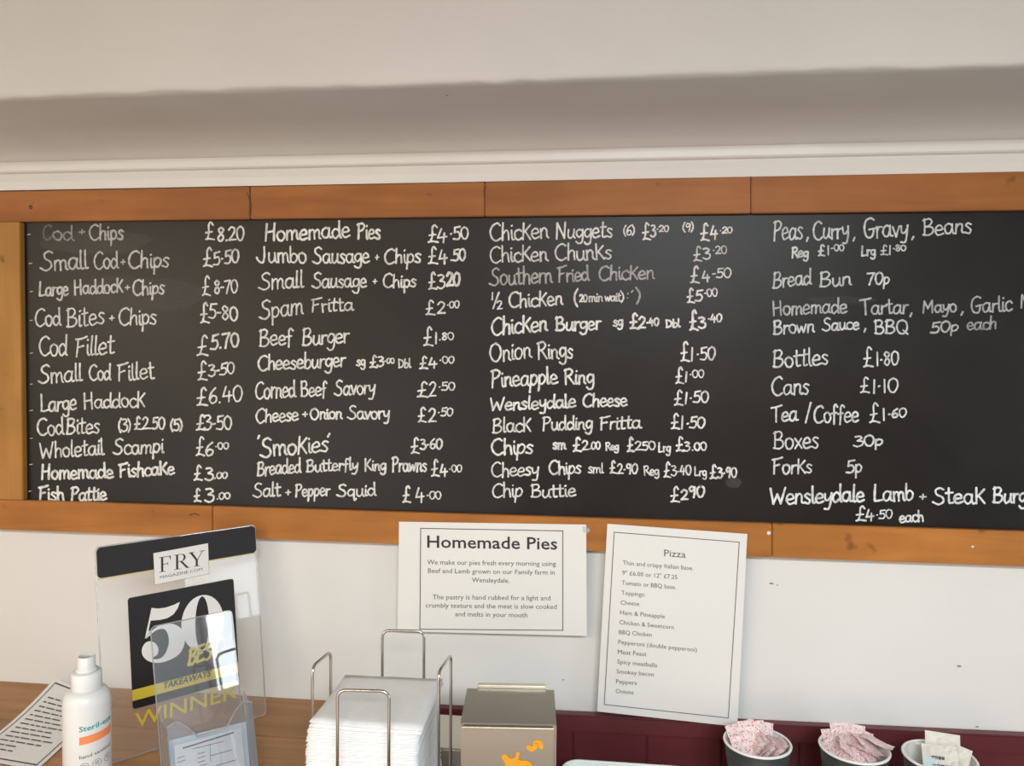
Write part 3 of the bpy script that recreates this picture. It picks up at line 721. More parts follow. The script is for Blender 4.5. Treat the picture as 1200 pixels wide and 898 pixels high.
for t, x0, b0, x1, b1 in (('Thin and crispy Italian base.', 143, 187, 440, 210), ('9" £6.00 or 12" £7.25', 141, 229, 373, 248), ('Tomato or BBQ base.', 139, 271, 367, 290), ('Toppings:', 137, 313, 236, 321),
        ('Cheese', 134, 354, 212, 360), ('Ham & Pineapple', 132, 396, 320, 413), ('Chicken & Sweetcorn', 129, 437, 358, 459), ('BBQ Chicken', 127, 479, 265, 490), ('Pepperoni (double pepperoni)', 124, 520, 455, 554),
        ('Meat Feast', 122, 562, 243, 572), ('Spicy meatballs', 120, 603, 287, 619), ('Smokey bacon', 117, 644, 273, 657), ('Peppers', 115, 686, 202, 693), ('Onions', 113, 727, 188, 733)):
    a = k(x0, b0); b = k(x1, b1); typeset(bm, t, *a, *b, 5.3, mp)
kid('printed_text', bm, 'greyink', r)

# ------------------------------------------------------------------ counters
ZW = 1.045     # raised wooden counter on the left
ZL = .962      # lower counter on the right
wc = empty('wooden_counter', (-.95, -.3, 0)); tag(wc, 'brown wooden counter ledge at the left against the wall', 'counter')
for y0, y1 in ((-.126, -.0005), (-.235, -.127), (-.345, -.236), (-.455, -.346), (-.565, -.456)):
    bm = bmesh.new(); box(bm, -2.0, -.372, y0, y1, ZW - .03, ZW + (.0 if y0 > -.13 else 0), .0015); kid('plank', bm, 'counter', wc)
bm = bmesh.new(); box(bm, -1.99, -.378, -.555, -.001, 0.0, ZW - .031); kid('body', bm, 'counter', wc)
lc = empty('serving_counter', (.9, -.3, 0)); tag(lc, 'dark serving counter below the maroon panelling at the right', 'counter')
bm = bmesh.new(); box(bm, -.371, 2.25, -.62, -.020, ZL - .035, ZL, .003); kid('worktop', bm, 'lower', lc)
bm = bmesh.new(); box(bm, -.371, 2.25, -.58, -.020, 0, ZL - .0355); kid('body', bm, 'lower', lc)

# ------------------------------------------------------------------ award sign in clear acrylic
z0 = ZW + .0016
Bl = onZ(140, 893, z0); Br = onZ(308, 840, z0); U_ = (Br - Bl).normalized(); N0 = U_.cross(Vector((0, 0, 1)))
la = radians(8); UPs = Vector((0, 0, 1)) * cos(la) - N0 * sin(la); NS = U_.cross(UPs)
sg = empty('award_sign', (Bl + Br) / 2); tag(sg, 'clear acrylic award sign with black header and big white 50 on the wooden counter', 'sign')
smap = lambda px, py, l: onP(px, py, Bl + NS * (.0006 + l), NS)
def poly(bm, pts, mapf, lift=0):
    vs_ = [bm.verts.new(mapf(x, y, lift)) for x, y in pts]; f = bm.faces.new(vs_); bmesh.ops.triangulate(bm, faces=[f])
TLs, TRs = onP(112, 645, Bl, NS), onP(299, 613, Bl, NS)
def uv(P_): return ((P_ - Bl).dot(U_), (P_ - Bl).dot(UPs))
u0, v0 = uv(TLs); u1, v1 = uv(TRs); vt = (v0 + v1) / 2
def SP(u, v, d=0): return Bl + U_ * u + UPs * v + NS * d
UL, UR = u0, (Br - Bl).length
def round_rect(a, b, c, d, r, n=4):
    out = []
    for (cx, cy, s) in ((b - r, d - r, 0), (a + r, d - r, 1), (a + r, c + r, 2), (b - r, c + r, 3)):
        for k_ in range(n + 1):
            an = pi / 2 * (s + k_ / n); out.append((cx + r * cos(an), cy + r * sin(an)))
    return out
bm = bmesh.new(); prism(bm, [SP(u, v, -.001) for u, v in round_rect(u0, u1, 0, vt, .006)], NS * -.003); kid('acrylic_panel', bm, 'acrylic', sg); sgp = sg.children[0]
bm = bmesh.new()
edge = [SP(u, v, -.0025) for u, v in round_rect(u0, u1, 0.001, vt, .006)]
tube(bm, edge, .0011, 6, True); kid('polished_edge', bm, 'acrylic_edge', sg)
bm = bmesh.new()
hb0, hb1 = uv(onP(117, 681, Bl, NS))[1], uv(onP(300, 645, Bl, NS))[1]; hb = (hb0 + hb1) / 2
pts = round_rect(u0 + .0008, u1 - .0008, hb, vt - .0008, .0055); bm.faces.new([bm.verts.new(SP(*p, .0002)) for p in pts]); kid('header_print', bm, 'black', sgp)
bm = bmesh.new(); bm.faces.new([bm.verts.new(SP(*p, .0002)) for p in ((u0 + .001, hb), (u0 + .001, hb - .0016), (u1 - .001, hb - .0016), (u1 - .001, hb))]); kid('gold_line', bm, 'gold', sgp)
k = lambda x, y: (90 + x / 4.99, 600 + y / 4.99)
bm = bmesh.new(); poly(bm, [k(447, 242), k(768, 183), k(775, 362), k(455, 428)], smap, .0002); kid('logo_card', bm, 'white', sgp)
bm = bmesh.new(); q = [k(447, 242), k(768, 183), k(775, 362), k(455, 428)]
for i in range(4): rule(bm, q[i], q[(i + 1) % 4], .35, smap, .0003)
kid('logo_border', bm, 'greyink', sgp)
# FRY in a roman face with serifs: letter-local 0..1 boxes mapped into the card
def serif_letters(bm, spec, org, ex, ey, mapf, lift):
    for ox, polys in spec:
        for pl in polys:
            poly(bm, [(org[0] + ex[0] * (ox + x) + ey[0] * y, org[1] + ex[1] * (ox + x) + ey[1] * y) for x, y in pl], mapf, lift)
def ring(cx, cy, rx, ry, ix, iy, dx=0, dy=0, a0=0, a1=360, n=24):
    o_ = [(cx + rx * cos(radians(a0 + (a1 - a0) * i / n)), cy + ry * sin(radians(a0 + (a1 - a0) * i / n))) for i in range(n + 1)]
    i_ = [(cx + dx + ix * cos(radians(a0 + (a1 - a0) * i / n)), cy + dy + iy * sin(radians(a0 + (a1 - a0) * i / n))) for i in range(n + 1)]
    return [[o_[i], o_[i + 1], i_[i + 1], i_[i]] for i in range(n)]
rect = lambda a, b, c, d: [(a, c), (b, c), (b, d), (a, d)]
FF = [rect(.16, .29, 0, 1), rect(.04, .42, 0, .035), rect(.04, .74, .96, 1), rect(.29, .58, .48, .52), [(.74, 1), (.74, .74), (.71, .74), (.66, .96)], [(.58, .62), (.58, .38), (.555, .38), (.545, .5), (.555, .62)]]
RR = [rect(.14, .27, 0, 1), rect(.02, .40, 0, .035), rect(.02, .45, .965, 1)] + ring(.45, .75, .27, .25, .15, .215, 0, 0, -90, 90) + [rect(.27, .45, .5, .535), [(.38, .5), (.52, .5), (.88, .035), (.98, .035), (.98, 0), (.76, 0)]]
YY = [[(.06, .97), (.22, .97), (.52, .46), (.52, .36), (.42, .40)], [(.80, .97), (.85, .97), (.54, .42), (.50, .44)], rect(.41, .54, 0, .46), rect(.29, .66, 0, .035), rect(-.02, .34, .965, 1), rect(.66, .98, .965, 1)]
bm = bmesh.new()
o0 = k(478, 355); o1 = k(745, 312); wv = ((o1[0] - o0[0]) / 2.75, (o1[1] - o0[1]) / 2.75); hv = (0, -87 / 4.99)
serif_letters(bm, ((0, FF), (.92, RR), (1.83, YY)), o0, wv, (-.2, hv[1]), smap, .0004); kid('logo_letters', bm, 'ink', sgp)
bm = bmesh.new(); a = k(487, 392); b = k(735, 343); typeset(bm, 'MAGAZINE.COM', *a, *b, 3.6, smap, 0, 0, .0004); kid('logo_small_text', bm, 'greyink', sgp)
# black award panel
cs = [uv(onP(*p, Bl, NS)) for p in ((150, 703), (273.5, 676.5), (280.5, 800), (155, 829))]
pu0, pu1 = (cs[0][0] + cs[3][0]) / 2, (cs[1][0] + cs[2][0]) / 2; pv1, pv0 = (cs[0][1] + cs[1][1]) / 2, (cs[2][1] + cs[3][1]) / 2
bm = bmesh.new(); bm.faces.new([bm.verts.new(SP(*p, .0002)) for p in round_rect(pu0, pu1, pv0, pv1, .004)]); kid('award_panel', bm, 'black', sgp)
bm = bmesh.new(); hp = pv1 - pv0; bm.faces.new([bm.verts.new(SP(u, v, .0005)) for u, v in ((pu0, pv0 + hp * .075), (pu1, pv0 + hp * .075), (pu1, pv0 + hp * .172), (pu0, pv0 + hp * .172))]); kid('yellow_band', bm, 'yellow', sgp)
# didone 5 and 0 (pixel outlines on the panel plane)
kk = lambda pts: [k(x, y) for x, y in pts]
def smooth(pts, seg=6): return [(p.x, p.y) for p in catmull([Vector(q) for q in kk(pts)], seg)]
bm = bmesh.new()
poly(bm, kk([(437, 562), (475, 566), (520, 560), (565, 545), (603, 527), (590, 565), (565, 600), (530, 622), (490, 632), (432, 637), (418, 700), (440, 688), (430, 700), (398, 742)]), smap, .0006)
def smoothclosed(pts): return [(p.x, p.y) for p in catmull([Vector(q) for q in kk(pts)], 5, True)]
outer = [(402, 742), (430, 705), (470, 672), (520, 655), (575, 660), (615, 690), (632, 740), (622, 795), (590, 840), (530, 872), (470, 884), (420, 874), (388, 845), (380, 808), (398, 770), (430, 757), (462, 772), (478, 806), (468, 838), (440, 856), (470, 862), (505, 845), (532, 795), (538, 745), (525, 700), (500, 684), (460, 696), (425, 725)]
sm = smoothclosed(outer); poly(bm, sm, smap, .00065)
# 0: thick sides, thin top and bottom, slight tilt
def ell(cx, cy, rx, ry, n=40, rot=-.02): 
    return [(cx + rx * cos(2 * pi * i / n) , cy + ry * sin(2 * pi * i / n) + rot * rx * cos(2 * pi * i / n) * 6) for i in range(n)]
O_ = kk(ell(735, 650, 124, 163)); I_ = kk(ell(733, 652, 40, 157))
for i in range(40):
    j = (i + 1) % 40; bm.faces.new([bm.verts.new(smap(*q_, .0007)) for q_ in (O_[i], O_[j], I_[j], I_[i])])
kid('number_fifty', bm, 'white', sgp)
bm = bmesh.new(); rng = random.Random(5)
write(bm, 'BEST', *k(652, 900), *k(838, 838), 18.5, 1.5, lambda x, y, l: smap(x, y, .0009 + l), .12, .5); kid('best_script', bm, 'yellow', sgp)
k2 = lambda x, y: (120 + x / 6, 780 + y / 6)
bm = bmesh.new(); a = k2(430, 166); b = k2(765, 74); typeset(bm, 'TAKEAWAYS', *a, *b, 7.6, smap, .022, .15, .0009); kid('takeaways_text', bm, 'ink', sgp)
bm = bmesh.new(); a = k2(228, 440); b = k2(950, 225); typeset(bm, 'WINNER', *a, *b, 18, smap, .008, .0, .0002); kid('winner_text', bm, 'yellow', sgp)

# ------------------------------------------------------------------ leaflet holder in front of it
lh = radians(14); OH = Bl + N0 * .165 + Vector((0, 0, .001)); UPh = Vector((0, 0, 1)) * cos(lh) - N0 * sin(lh); NH = U_.cross(UPh)
ho = empty('leaflet_holder', OH + U_ * .1); tag(ho, 'clear acrylic leaflet holder in front of the award sign', 'leaflet holder')
def HP(u, v, d=0): return OH + U_ * u + UPh * v + NH * d
def huv(px, py, d=0):
    p_ = onP(px, py, OH + NH * d, NH) - OH; return p_.dot(U_), p_.dot(UPh)
ha, hv1 = huv(177, 735); hbu, hv2 = huv(272, 715); hv = (hv1 + hv2) / 2
hu0, hu1 = ha - .0005, hbu
bm = bmesh.new(); prism(bm, [HP(u, v, 0) for u, v in round_rect(hu0, hu1, .002, hv, .005)], NH * -.0022); kid('back_panel', bm, 'holder', ho)
pd = .028; pt = huv(200, 852, .028)[1]
bm = bmesh.new(); pw0, pw1 = hu0 + .001, hu1 + .004
fr = [(pw0, .002), (pw1, .002), (pw1, pt), (pw1 - .012, pt + .004), (pw1 - .022, pt - .004), (pw1 - .035, pt - .020), (pw0 + .035, pt - .020), (pw0 + .022, pt - .004), (pw0 + .012, pt + .004), (pw0, pt)]
prism(bm, [HP(u, v, pd) for u, v in fr], NH * -.002); kid('front_pocket', bm, 'holder', ho)
for s, u in ((1, pw0), (-1, pw1)):
    bm = bmesh.new(); prism(bm, [HP(u, .002, .0005), HP(u, .002, pd - .0025), HP(u, pt - .004, pd - .0025), HP(u, pt + .014, .0005)], U_ * (.002 * s)); kid('pocket_side', bm, 'acrylic_edge', ho)
bm = bmesh.new(); tube(bm, [HP(u, v, pd - .001) for u, v in fr[2:]], .0012, 6); kid('pocket_rim', bm, 'acrylic_edge', ho)
bm = bmesh.new(); tube(bm, [HP(u, v, -.001) for u, v in ((hu0, .01), (hu0, hv - .004), (hu0 + .004, hv), (hu1 - .004, hv), (hu1, hv - .004), (hu1, .01))], .0008, 6); kid('panel_edge', bm, 'acrylic_edge', ho)
# leaflets
def huv_d(px, py, d): return huv(px, py, d)
lts = (('pale blue leaflet at the back of the clear holder', .006, (195, 869), (288, 846), 'leaflet'), ('white printed leaflet at the front of the clear holder', .012, (204, 874), (283, 853), 'paper'))
for lb, d, a, b, m_ in lts:
    (a0, av), (b0, bv) = huv(*a, d), huv(*b, d); tv = (av + bv) / 2
    rr = empty('leaflet', HP((a0 + b0) / 2, .004, d)); tag(rr, lb, 'leaflet')
    bm = bmesh.new(); prism(bm, [HP(a0, .006, d), HP(b0, .006, d), HP(b0, bv, d), HP(a0, av, d)], NH * -.0012); shl = kid('sheet', bm, m_, rr)
    if m_ == 'paper':
        lm = lambda px, py, l: onP(px, py, OH + NH * (.0125 + l), NH)
        for mm, rows in (('greyink', ((215, 877, 273, 859, 1.7), (208, 889, 216, 886.5, .8), (208, 894, 217, 891, .8), (232, 884, 240, 881.5, .8), (232, 889, 240, 886.5, .8), (232, 894, 240, 891.5, .8), (247, 886, 272, 879, .8), (234, 898, 243, 895.5, .8), (252, 898, 276, 891, .9), (246, 873, 247, 893, .6))), ('redink', ((226, 878, 262, 869, .9),))):
            bm = bmesh.new()
            for x0, y0, x1, y1, wd in rows: rule(bm, (x0, y0), (x1, y1), wd, lm)
            kid('printed_lines', bm, mm, shl)

# ------------------------------------------------------------------ hand sanitiser bottle
bc = Vector((-.573, -.388, ZW))
bo = empty('sanitiser_bottle', bc); tag(bo, 'white plastic hand sanitiser spray bottle with teal and orange label', 'bottle')
zr = lambda px, py: None
def bz(py):    # height on the bottle axis seen at a pixel row
    d = ray(104, py); t = ((bc - EYE).dot(Vector((d.x, d.y, 0)))) / (d.x ** 2 + d.y ** 2); return EYE.z + d.z * t - ZW
rb = .0248
h_sh, h_neck, h_col, h_top = bz(822), bz(806), bz(786), bz(768)
bm = bmesh.new()
pr = [(rb - .003, 0), (rb, .003), (rb, h_sh)]
for k_ in range(1, 9):
    a = k_ / 8 * pi / 2; pr.append((.0155 + (rb - .0155) * cos(a), h_sh + (h_neck - h_sh) * sin(a)))
pr.append((.013, h_neck + .001)); lathe(bm, pr, bc, 44, True, True); bb = kid('body', bm, 'bottle', bo, True)
bm = bmesh.new(); lathe(bm, [(.0150, h_neck), (.0156, h_neck + .001), (.0156, h_col - .001), (.0148, h_col), (.010, h_col)], bc, 36, True, True); kid('collar', bm, 'plastic', bo, True)
bm = bmesh.new(); lathe(bm, [(.0108, h_col), (.0112, h_col + .003), (.0092, h_col + .004), (.0088, h_top - .001), (.0080, h_top), (.0078, h_top - .0008), (.001, h_top - .0008)], bc, 30, True, True); kid('spray_head', bm, 'plastic', bo, True)
toC = (EYE - bc); ang0 = math.atan2(toC.y, toC.x)
def cyl(u, v, l=0):   # u metres to the viewer's right along the surface, v height
    a = ang0 + (u + .004) / rb; return bc + Vector((cos(a) * (rb + .0003 + l), sin(a) * (rb + .0003 + l), v))
cmap = lambda x, y, l: cyl(x, -y, l)
zt = bz(846); zo1, zo0 = bz(852), bz(861)
bm = bmesh.new(); typeset(bm, 'Steril-eze', -.012, -(zt), .025, -(zt + .003), .0062, cmap, .014); kid('brand_print', bm, 'teal', bb)
bm = bmesh.new(); pa = None
for i in range(17):
    u = -.012 + .037 * i / 16; s = .003 * i / 16; c_ = (bm.verts.new(cyl(u, zo0 + s)), bm.verts.new(cyl(u, zo1 + s)))
    if pa: bm.faces.new((pa[0], c_[0], c_[1], pa[1]))
    pa = c_
kid('orange_band', bm, 'orange', bb)
bm = bmesh.new(); typeset(bm, 'hand sanitiser', -.012, -bz(877), .025, -(bz(877) + .004), .0042, cmap, .004); kid('type_print', bm, 'greyink', bb)
bm = bmesh.new()
for i in range(3):
    cx = -.007 + .0125 * i; cz = bz(886.5) + .0013 * i; n = 20
    for j in range(n):
        a0, a1 = 2 * pi * j / n, 2 * pi * (j + 1) / n
        bm.faces.new([bm.verts.new(cyl(cx + r_ * cos(a), cz + r_ * sin(a))) for r_, a in ((.0046, a0), (.0046, a1), (.0042, a1), (.0042, a0))])
    for dz in (-.0012, .0003, .0018):
        bm.faces.new([bm.verts.new(cyl(cx + x_, cz + z_)) for x_, z_ in ((-.0022, dz), (.0022, dz), (.0022, dz + .0005), (-.0022, dz + .0005))])
kid('symbol_print', bm, 'greyink', bb)
bm = bmesh.new(); typeset(bm, '_', -.012, -bz(897), .025, -(bz(897) + .004), .003, cmap); kid('rule_print', bm, 'greyink', bb)

# ------------------------------------------------------------------ printed sheet lying on the wooden counter
pc = [Vector((-.887, -.0275, ZW + .0215)), Vector((-.772, -.047, ZW + .0022)), Vector((-.740, -.255, ZW + .0022)), Vector((-.861, -.238, ZW + .0022))]
ps = empty('menu_sheet', (-.80, -.15, ZW)); tag(ps, 'white printed sheet with black border lying on the wooden counter behind the bottle', 'sheet')
def PS(s, t, l=0):
    q_ = pc[0].lerp(pc[1], s).lerp(pc[3].lerp(pc[2], s), t)
    f_ = (1 - min(1, t / .75)) ** 2
    zz = ZW + .0018 + (.0200 * (1 - s) ** 1.3 + .0012) * f_
    return Vector((q_.x, q_.y, zz + l))
bm = bmesh.new(); N = 14; gr = [[bm.verts.new(PS(i / N, j / N)) for i in range(N + 1)] for j in range(N + 1)]
for j in range(N):
    for i in range(N): bm.faces.new((gr[j][i], gr[j + 1][i], gr[j + 1][i + 1], gr[j][i + 1]))
ret = bmesh.ops.extrude_face_region(bm, geom=bm.faces[:])
for v in ret['geom']:
    if isinstance(v, bmesh.types.BMVert): v.co.z -= .0006
bmesh.ops.recalc_face_normals(bm, faces=bm.faces[:])
pss = kid('sheet', bm, 'paper', ps)
def pstrip(bm, s0, t0, s1, t1, wd, n=10):
    a = Vector((s0, t0)); b = Vector((s1, t1)); d = (b - a).normalized(); nn = Vector((-d.y, d.x)) * wd / 2; pv = None
    for i in range(n + 1):
        c_ = a.lerp(b, i / n); w_ = (bm.verts.new(PS(*(c_ + nn), .0005)), bm.verts.new(PS(*(c_ - nn), .0005)))
        if pv: bm.faces.new((pv[0], w_[0], w_[1], pv[1]))
        pv = w_
bm = bmesh.new()
for e in ((.06, .045, .94, .045), (.94, .045, .94, .96), (.94, .96, .06, .96), (.06, .96, .06, .045)): pstrip(bm, *e, .012, 16)
kid('printed_border', bm, 'ink', pss)
bm = bmesh.new(); rr = random.Random(3)
for j in range(13):
    t = .20 + j * .055; s = .14; end = .14 + rr.uniform(.30, .72)
    while s < end:
        l_ = rr.uniform(.05, .15); pstrip(bm, s, t, min(s + l_, .88), t, .014, 4); s += l_ + .022
kid('printed_lines', bm, 'greyink', pss)

# ------------------------------------------------------------------ napkins in a wire rack
wr = .0019; zt_ = 1.228
rk = empty('napkin_rack', (-.262, -.265, ZL)); tag(rk, 'chrome wire rack holding the stack of white napkins', 'napkin rack')
def loop(a, b, zt, zb):
    a, b = Vector((*a, 0)), Vector((*b, 0)); d = (b - a).normalized(); r_ = .009; pts = [Vector((a.x, a.y, zb)), Vector((a.x, a.y, zt - r_ * 2))]
    for k_ in range(6): 
        t = pi / 2 * k_ / 5; pts.append(Vector((a.x, a.y, zt - r_)) + d * (r_ - r_ * cos(t)) + Vector((0, 0, r_ * sin(t))))
    for k_ in range(6):
        t = pi / 2 * k_ / 5; pts.append(Vector((b.x, b.y, zt - r_)) - d * (r_ - r_ * sin(t)) + Vector((0, 0, r_ * cos(t))))
    pts += [Vector((b.x, b.y, zt - r_ * 2)), Vector((b.x, b.y, zb))]
    return pts
zb_ = ZL + wr + .0002
for a, b in (((-.2865, -.3665), (-.2285, -.3625)), ((-.2895, -.176), (-.2325, -.171)), ((-.3385, -.307), (-.3335, -.257)), ((-.1845, -.303), (-.1805, -.247))):
    bm = bmesh.new(); tube(bm, loop(a, b, zt_, zb_), wr, 10); kid('wire_loop', bm, 'chrome', rk, True)
bm = bmesh.new()
tube(bm, [(-.3385, -.3665, zb_ ), (-.1815, -.3625, zb_), (-.1805, -.171, zb_), (-.3365, -.176, zb_)], wr, 8, True); kid('base_ring', bm, 'chrome', rk, True)
random.seed(9)
NT = .0026
def napkin_mesh(name, wx, wy, th, curl=0, seed=0):
    rnd = random.Random(seed); bm = bmesh.new(); n = 10; top = []; bot = []
    for j in range(n + 1):
        ra, rb2 = [], []
        for i in range(n + 1):
            s, t = i / n, j / n; x_ = (s - .5) * wx; y_ = (t - .5) * wy
            ed = min(s, 1 - s, t, 1 - t); e_ = min(1, ed * 9)
            zc = curl * ((1 - s) * (1 - t)) ** 3 + rnd.uniform(-.0002, .0002) * (1 if curl else .3)
            hh = th / 2 * (.35 + .65 * math.sqrt(e_))
            ra.append(bm.verts.new((x_, y_, th / 2 + zc + hh))); rb2.append(bm.verts.new((x_, y_, th / 2 + zc - hh)))
        top.append(ra); bot.append(rb2)
    for j in range(n):
        for i in range(n):
            bm.faces.new((top[j][i], top[j][i + 1], top[j + 1][i + 1], top[j + 1][i]))
            bm.faces.new((bot[j][i], bot[j + 1][i], bot[j + 1][i + 1], bot[j][i + 1]))
    for i in range(n):
        bm.faces.new((bot[0][i], bot[0][i + 1], top[0][i + 1], top[0][i])); bm.faces.new((bot[n][i + 1], bot[n][i], top[n][i], top[n][i + 1]))
        bm.faces.new((bot[i + 1][0], bot[i][0], top[i][0], top[i + 1][0])); bm.faces.new((bot[i][n], bot[i + 1][n], top[i + 1][n], top[i][n]))
    me = bpy.data.meshes.new(name); bm.to_mesh(me); bm.free(); me.materials.append(M['napkin'])
    for p_ in me.polygons: p_.use_smooth = True
    return me
base = ZL + wr * 2 + .0006; zstack = 1.176
meshes = [napkin_mesh('paper_napkin', .131, .140, NT, 0, s) for s in range(4)]
cnt = int((zstack - .006 - base) / NT)
for i in range(cnt):
    o = bpy.data.objects.new('paper_napkin', meshes[i % 4]); COL.objects.link(o)
    h = i / cnt
    dx = .004 * sin(h * 5.5 + .4) + random.uniform(-.0005, .0005); dy = random.uniform(-.0006, .0006)
    o.location = (-.2635 + dx - .002, -.2805 + dy + .009, base + i * NT); o.rotation_euler[2] = radians(1.5 + random.uniform(-.5, .5))
    tag(o, 'white folded paper napkin in the stack held by the wire rack', 'napkin', 'napkins stacked in the wire rack')
zl = base + cnt * NT
for i, (c_, lb) in enumerate(((.0030, 'second white napkin from the top of the stack in the wire rack'), (.0045, 'topmost white napkin with lifted front corner on the rack stack'))):
    o = bpy.data.objects.new('paper_napkin', napkin_mesh('paper_napkin', .132, .141, .0044, c_, 20 + i)); COL.objects.link(o)
    o.location = (-.2640, -.2725, zl - .001 + i * .0045); o.rotation_euler[2] = radians(1.2 + i * .8)
    tag(o, lb, 'napkin', 'napkins stacked in the wire rack')

# ------------------------------------------------------------------ steel napkin dispenser
dx0, dx1, dy0, dy1, dz1 = -.1615, -.0480, -.3050, -.2090, 1.171
dp = empty('napkin_dispenser', ((dx0 + dx1) / 2, (dy0 + dy1) / 2, ZL)); tag(dp, 'brushed steel napkin dispenser box with orange script between napkin rack and tray', 'napkin dispenser')
rz = radians(5)
def rot(bm):
    c = Vector((dp.location.x, dp.location.y, 0)); bmesh.ops.rotate(bm, verts=bm.verts[:], cent=c, matrix=Matrix.Rotation(rz, 3, 'Z')); return bm
bm = bmesh.new(); box(bm, dx0 + .0015, dx1 - .0015, dy0 + .004, dy1, ZL, dz1 - .0022, .001); kid('body', rot(bm), 'steel', dp)
bm = bmesh.new(); box(bm, dx0 + .001, dx1 - .003, dy0, dy0 + .0035, ZL + .004, dz1 - .0042, .0008); fpl = kid('front_plate', rot(bm), 'steel', dp)
bm = bmesh.new(); box(bm, dx0 + .004, dx1 - .004, dy0 + .0032, dy0 + .0042, ZL + .004, dz1 - .0022); kid('front_gap', rot(bm), 'darksteel', dp)
bm = bmesh.new(); box(bm, dx0, dx1, dy0 + .001, dy1 + .001, dz1 - .002, dz1, .0007); kid('lid', rot(bm), 'reflsteel', dp)
bm = bmesh.new(); box(bm, dx1 - .0015, dx1, dy0 + .002, dy1 + .001, ZL, dz1 - .002, .0004); kid('side_flange', rot(bm), 'steel', dp)
bm = bmesh.new(); box(bm, dx0 + .014, dx1 - .011, dy1 + .0012, dy1 + .010, dz1 - .002, dz1 + .0042, .001); kid('hinge_lip', rot(bm), 'steel', dp)
# orange script on the front plate
Rz = Matrix.Rotation(rz, 3, 'Z'); nD = Rz @ Vector((0, -1, 0)); cD = Vector((dp.location.x, dp.location.y, 0)); pD = cD + Rz @ (Vector((dp.location.x, dy0, 0)) - cD)
dmap = lambda px, py, l: onP(px, py, pD + nD * (.0004 + l), nD)
kd = lambda x, y: (500 + x / 6.667, 780 + y / 6.667)
bm = bmesh.new()
for pts, hw in (([(795, 640), (815, 655), (845, 640), (850, 605), (880, 605), (895, 635)], 3.0), ([(610, 720), (630, 745), (640, 800)], 3.4), ([(712, 690), (700, 725), (660, 745)], 2.0), ([(660, 755), (720, 765), (790, 775), (800, 800)], 3.4), ([(640, 790), (660, 860), (650, 900)], 3.0), ([(700, 790), (740, 850), (790, 900)], 3.0)):
    stroke_mesh(bm, catmull([Vector(kd(*q)) for q in pts], 5), hw, dmap, rng.uniform(0, .0001))
kid('orange_script', bm, 'orangesticker', fpl)

# beige steel box behind, glimpsed between rack and dispenser
sb = empty('steel_box', (-.205, -.112, ZL)); tag(sb, 'low beige steel box glimpsed between napkin rack and dispenser', 'box')
bm = bmesh.new(); box(bm, -.255, -.156, -.160, -.062, ZL, 1.0045, .002); kid('body', bm, 'steel', sb)
bm = bmesh.new(); box(bm, -.257, -.154, -.162, -.060, 1.005, 1.062, .0025); kid('lid', bm, 'steel', sb)

# white trays at the bottom of the picture
def tray(name, x0, x1, y0, y1, zt, label, m='mint'):
    root = empty(name, ((x0 + x1) / 2, (y0 + y1) / 2, ZL)); tag(root, label, 'tray')
    bm = bmesh.new(); R0 = round_rect(x0 + .008, x1 - .008, y0 + .008, y1 - .008, .02, 6); R1 = round_rect(x0, x1, y0, y1, .024, 6); R2 = round_rect(x0 + .003, x1 - .003, y0 + .003, y1 - .003, .021, 6); R3 = round_rect(x0 + .011, x1 - .011, y0 + .011, y1 - .011, .018, 6)
    rings = [[bm.verts.new((x_, y_, z_)) for x_, y_ in R_] for R_, z_ in ((R0, ZL), (R1, zt - .001), (R1, zt), (R2, zt), (R3, ZL + .003))]
    for A, B in zip(rings, rings[1:]):
        for i in range(len(A)): bm.faces.new((A[i], A[(i + 1) % len(A)], B[(i + 1) % len(A)], B[i]))
    bm.faces.new(rings[0][::-1]); bm.faces.new(rings[-1]); kid('tub', bm, m, root)
    bm = bmesh.new(); tube(bm, [(x_, y_, zt) for x_, y_ in R1], .0022, 6, True); kid('rim', bm, m, root, True)
    return root
tray('plastic_tray', -.044, .138, -.215, -.080, ZL + .052, 'white plastic tray beside the napkin dispenser at the bottom edge')
tray('plastic_tub', .142, .245, -.30, -.178, ZL + .070, 'small white tub just in front of the leftmost paper cup', 'plastic')

# ------------------------------------------------------------------ paper cups and sachets
RIM = .045; HC = .115
def cup(px, py, label, tilt=0):
    c = onZ(px, py, ZL + HC); c = Vector((c.x, c.y, ZL))
    root = empty('paper_cup', c); tag(root, label, 'paper cup', 'paper cups along the wall')
    bm = bmesh.new(); lathe(bm, [(.029, .0), (.0298, .001), (RIM - .0012, HC - .003), (RIM - .0018, HC - .003), (.0292, .004), (.001, .004)], c, 48, True); kid('body', bm, 'cup', root, True)
    bm = bmesh.new(); lathe(bm, [(.001, .0045), (.0286, .0045), (RIM - .0022, HC - .002)], c, 48); kid('lining', bm, 'cupin', root, True)
    bm = bmesh.new(); tube(bm, [c + Vector(((RIM - .0012) * cos(2 * pi * i / 56), (RIM - .0012) * sin(2 * pi * i / 56), HC - .0015)) for i in range(56)], .0019, 8, True); kid('rim', bm, 'cupin', root, True)
    return c
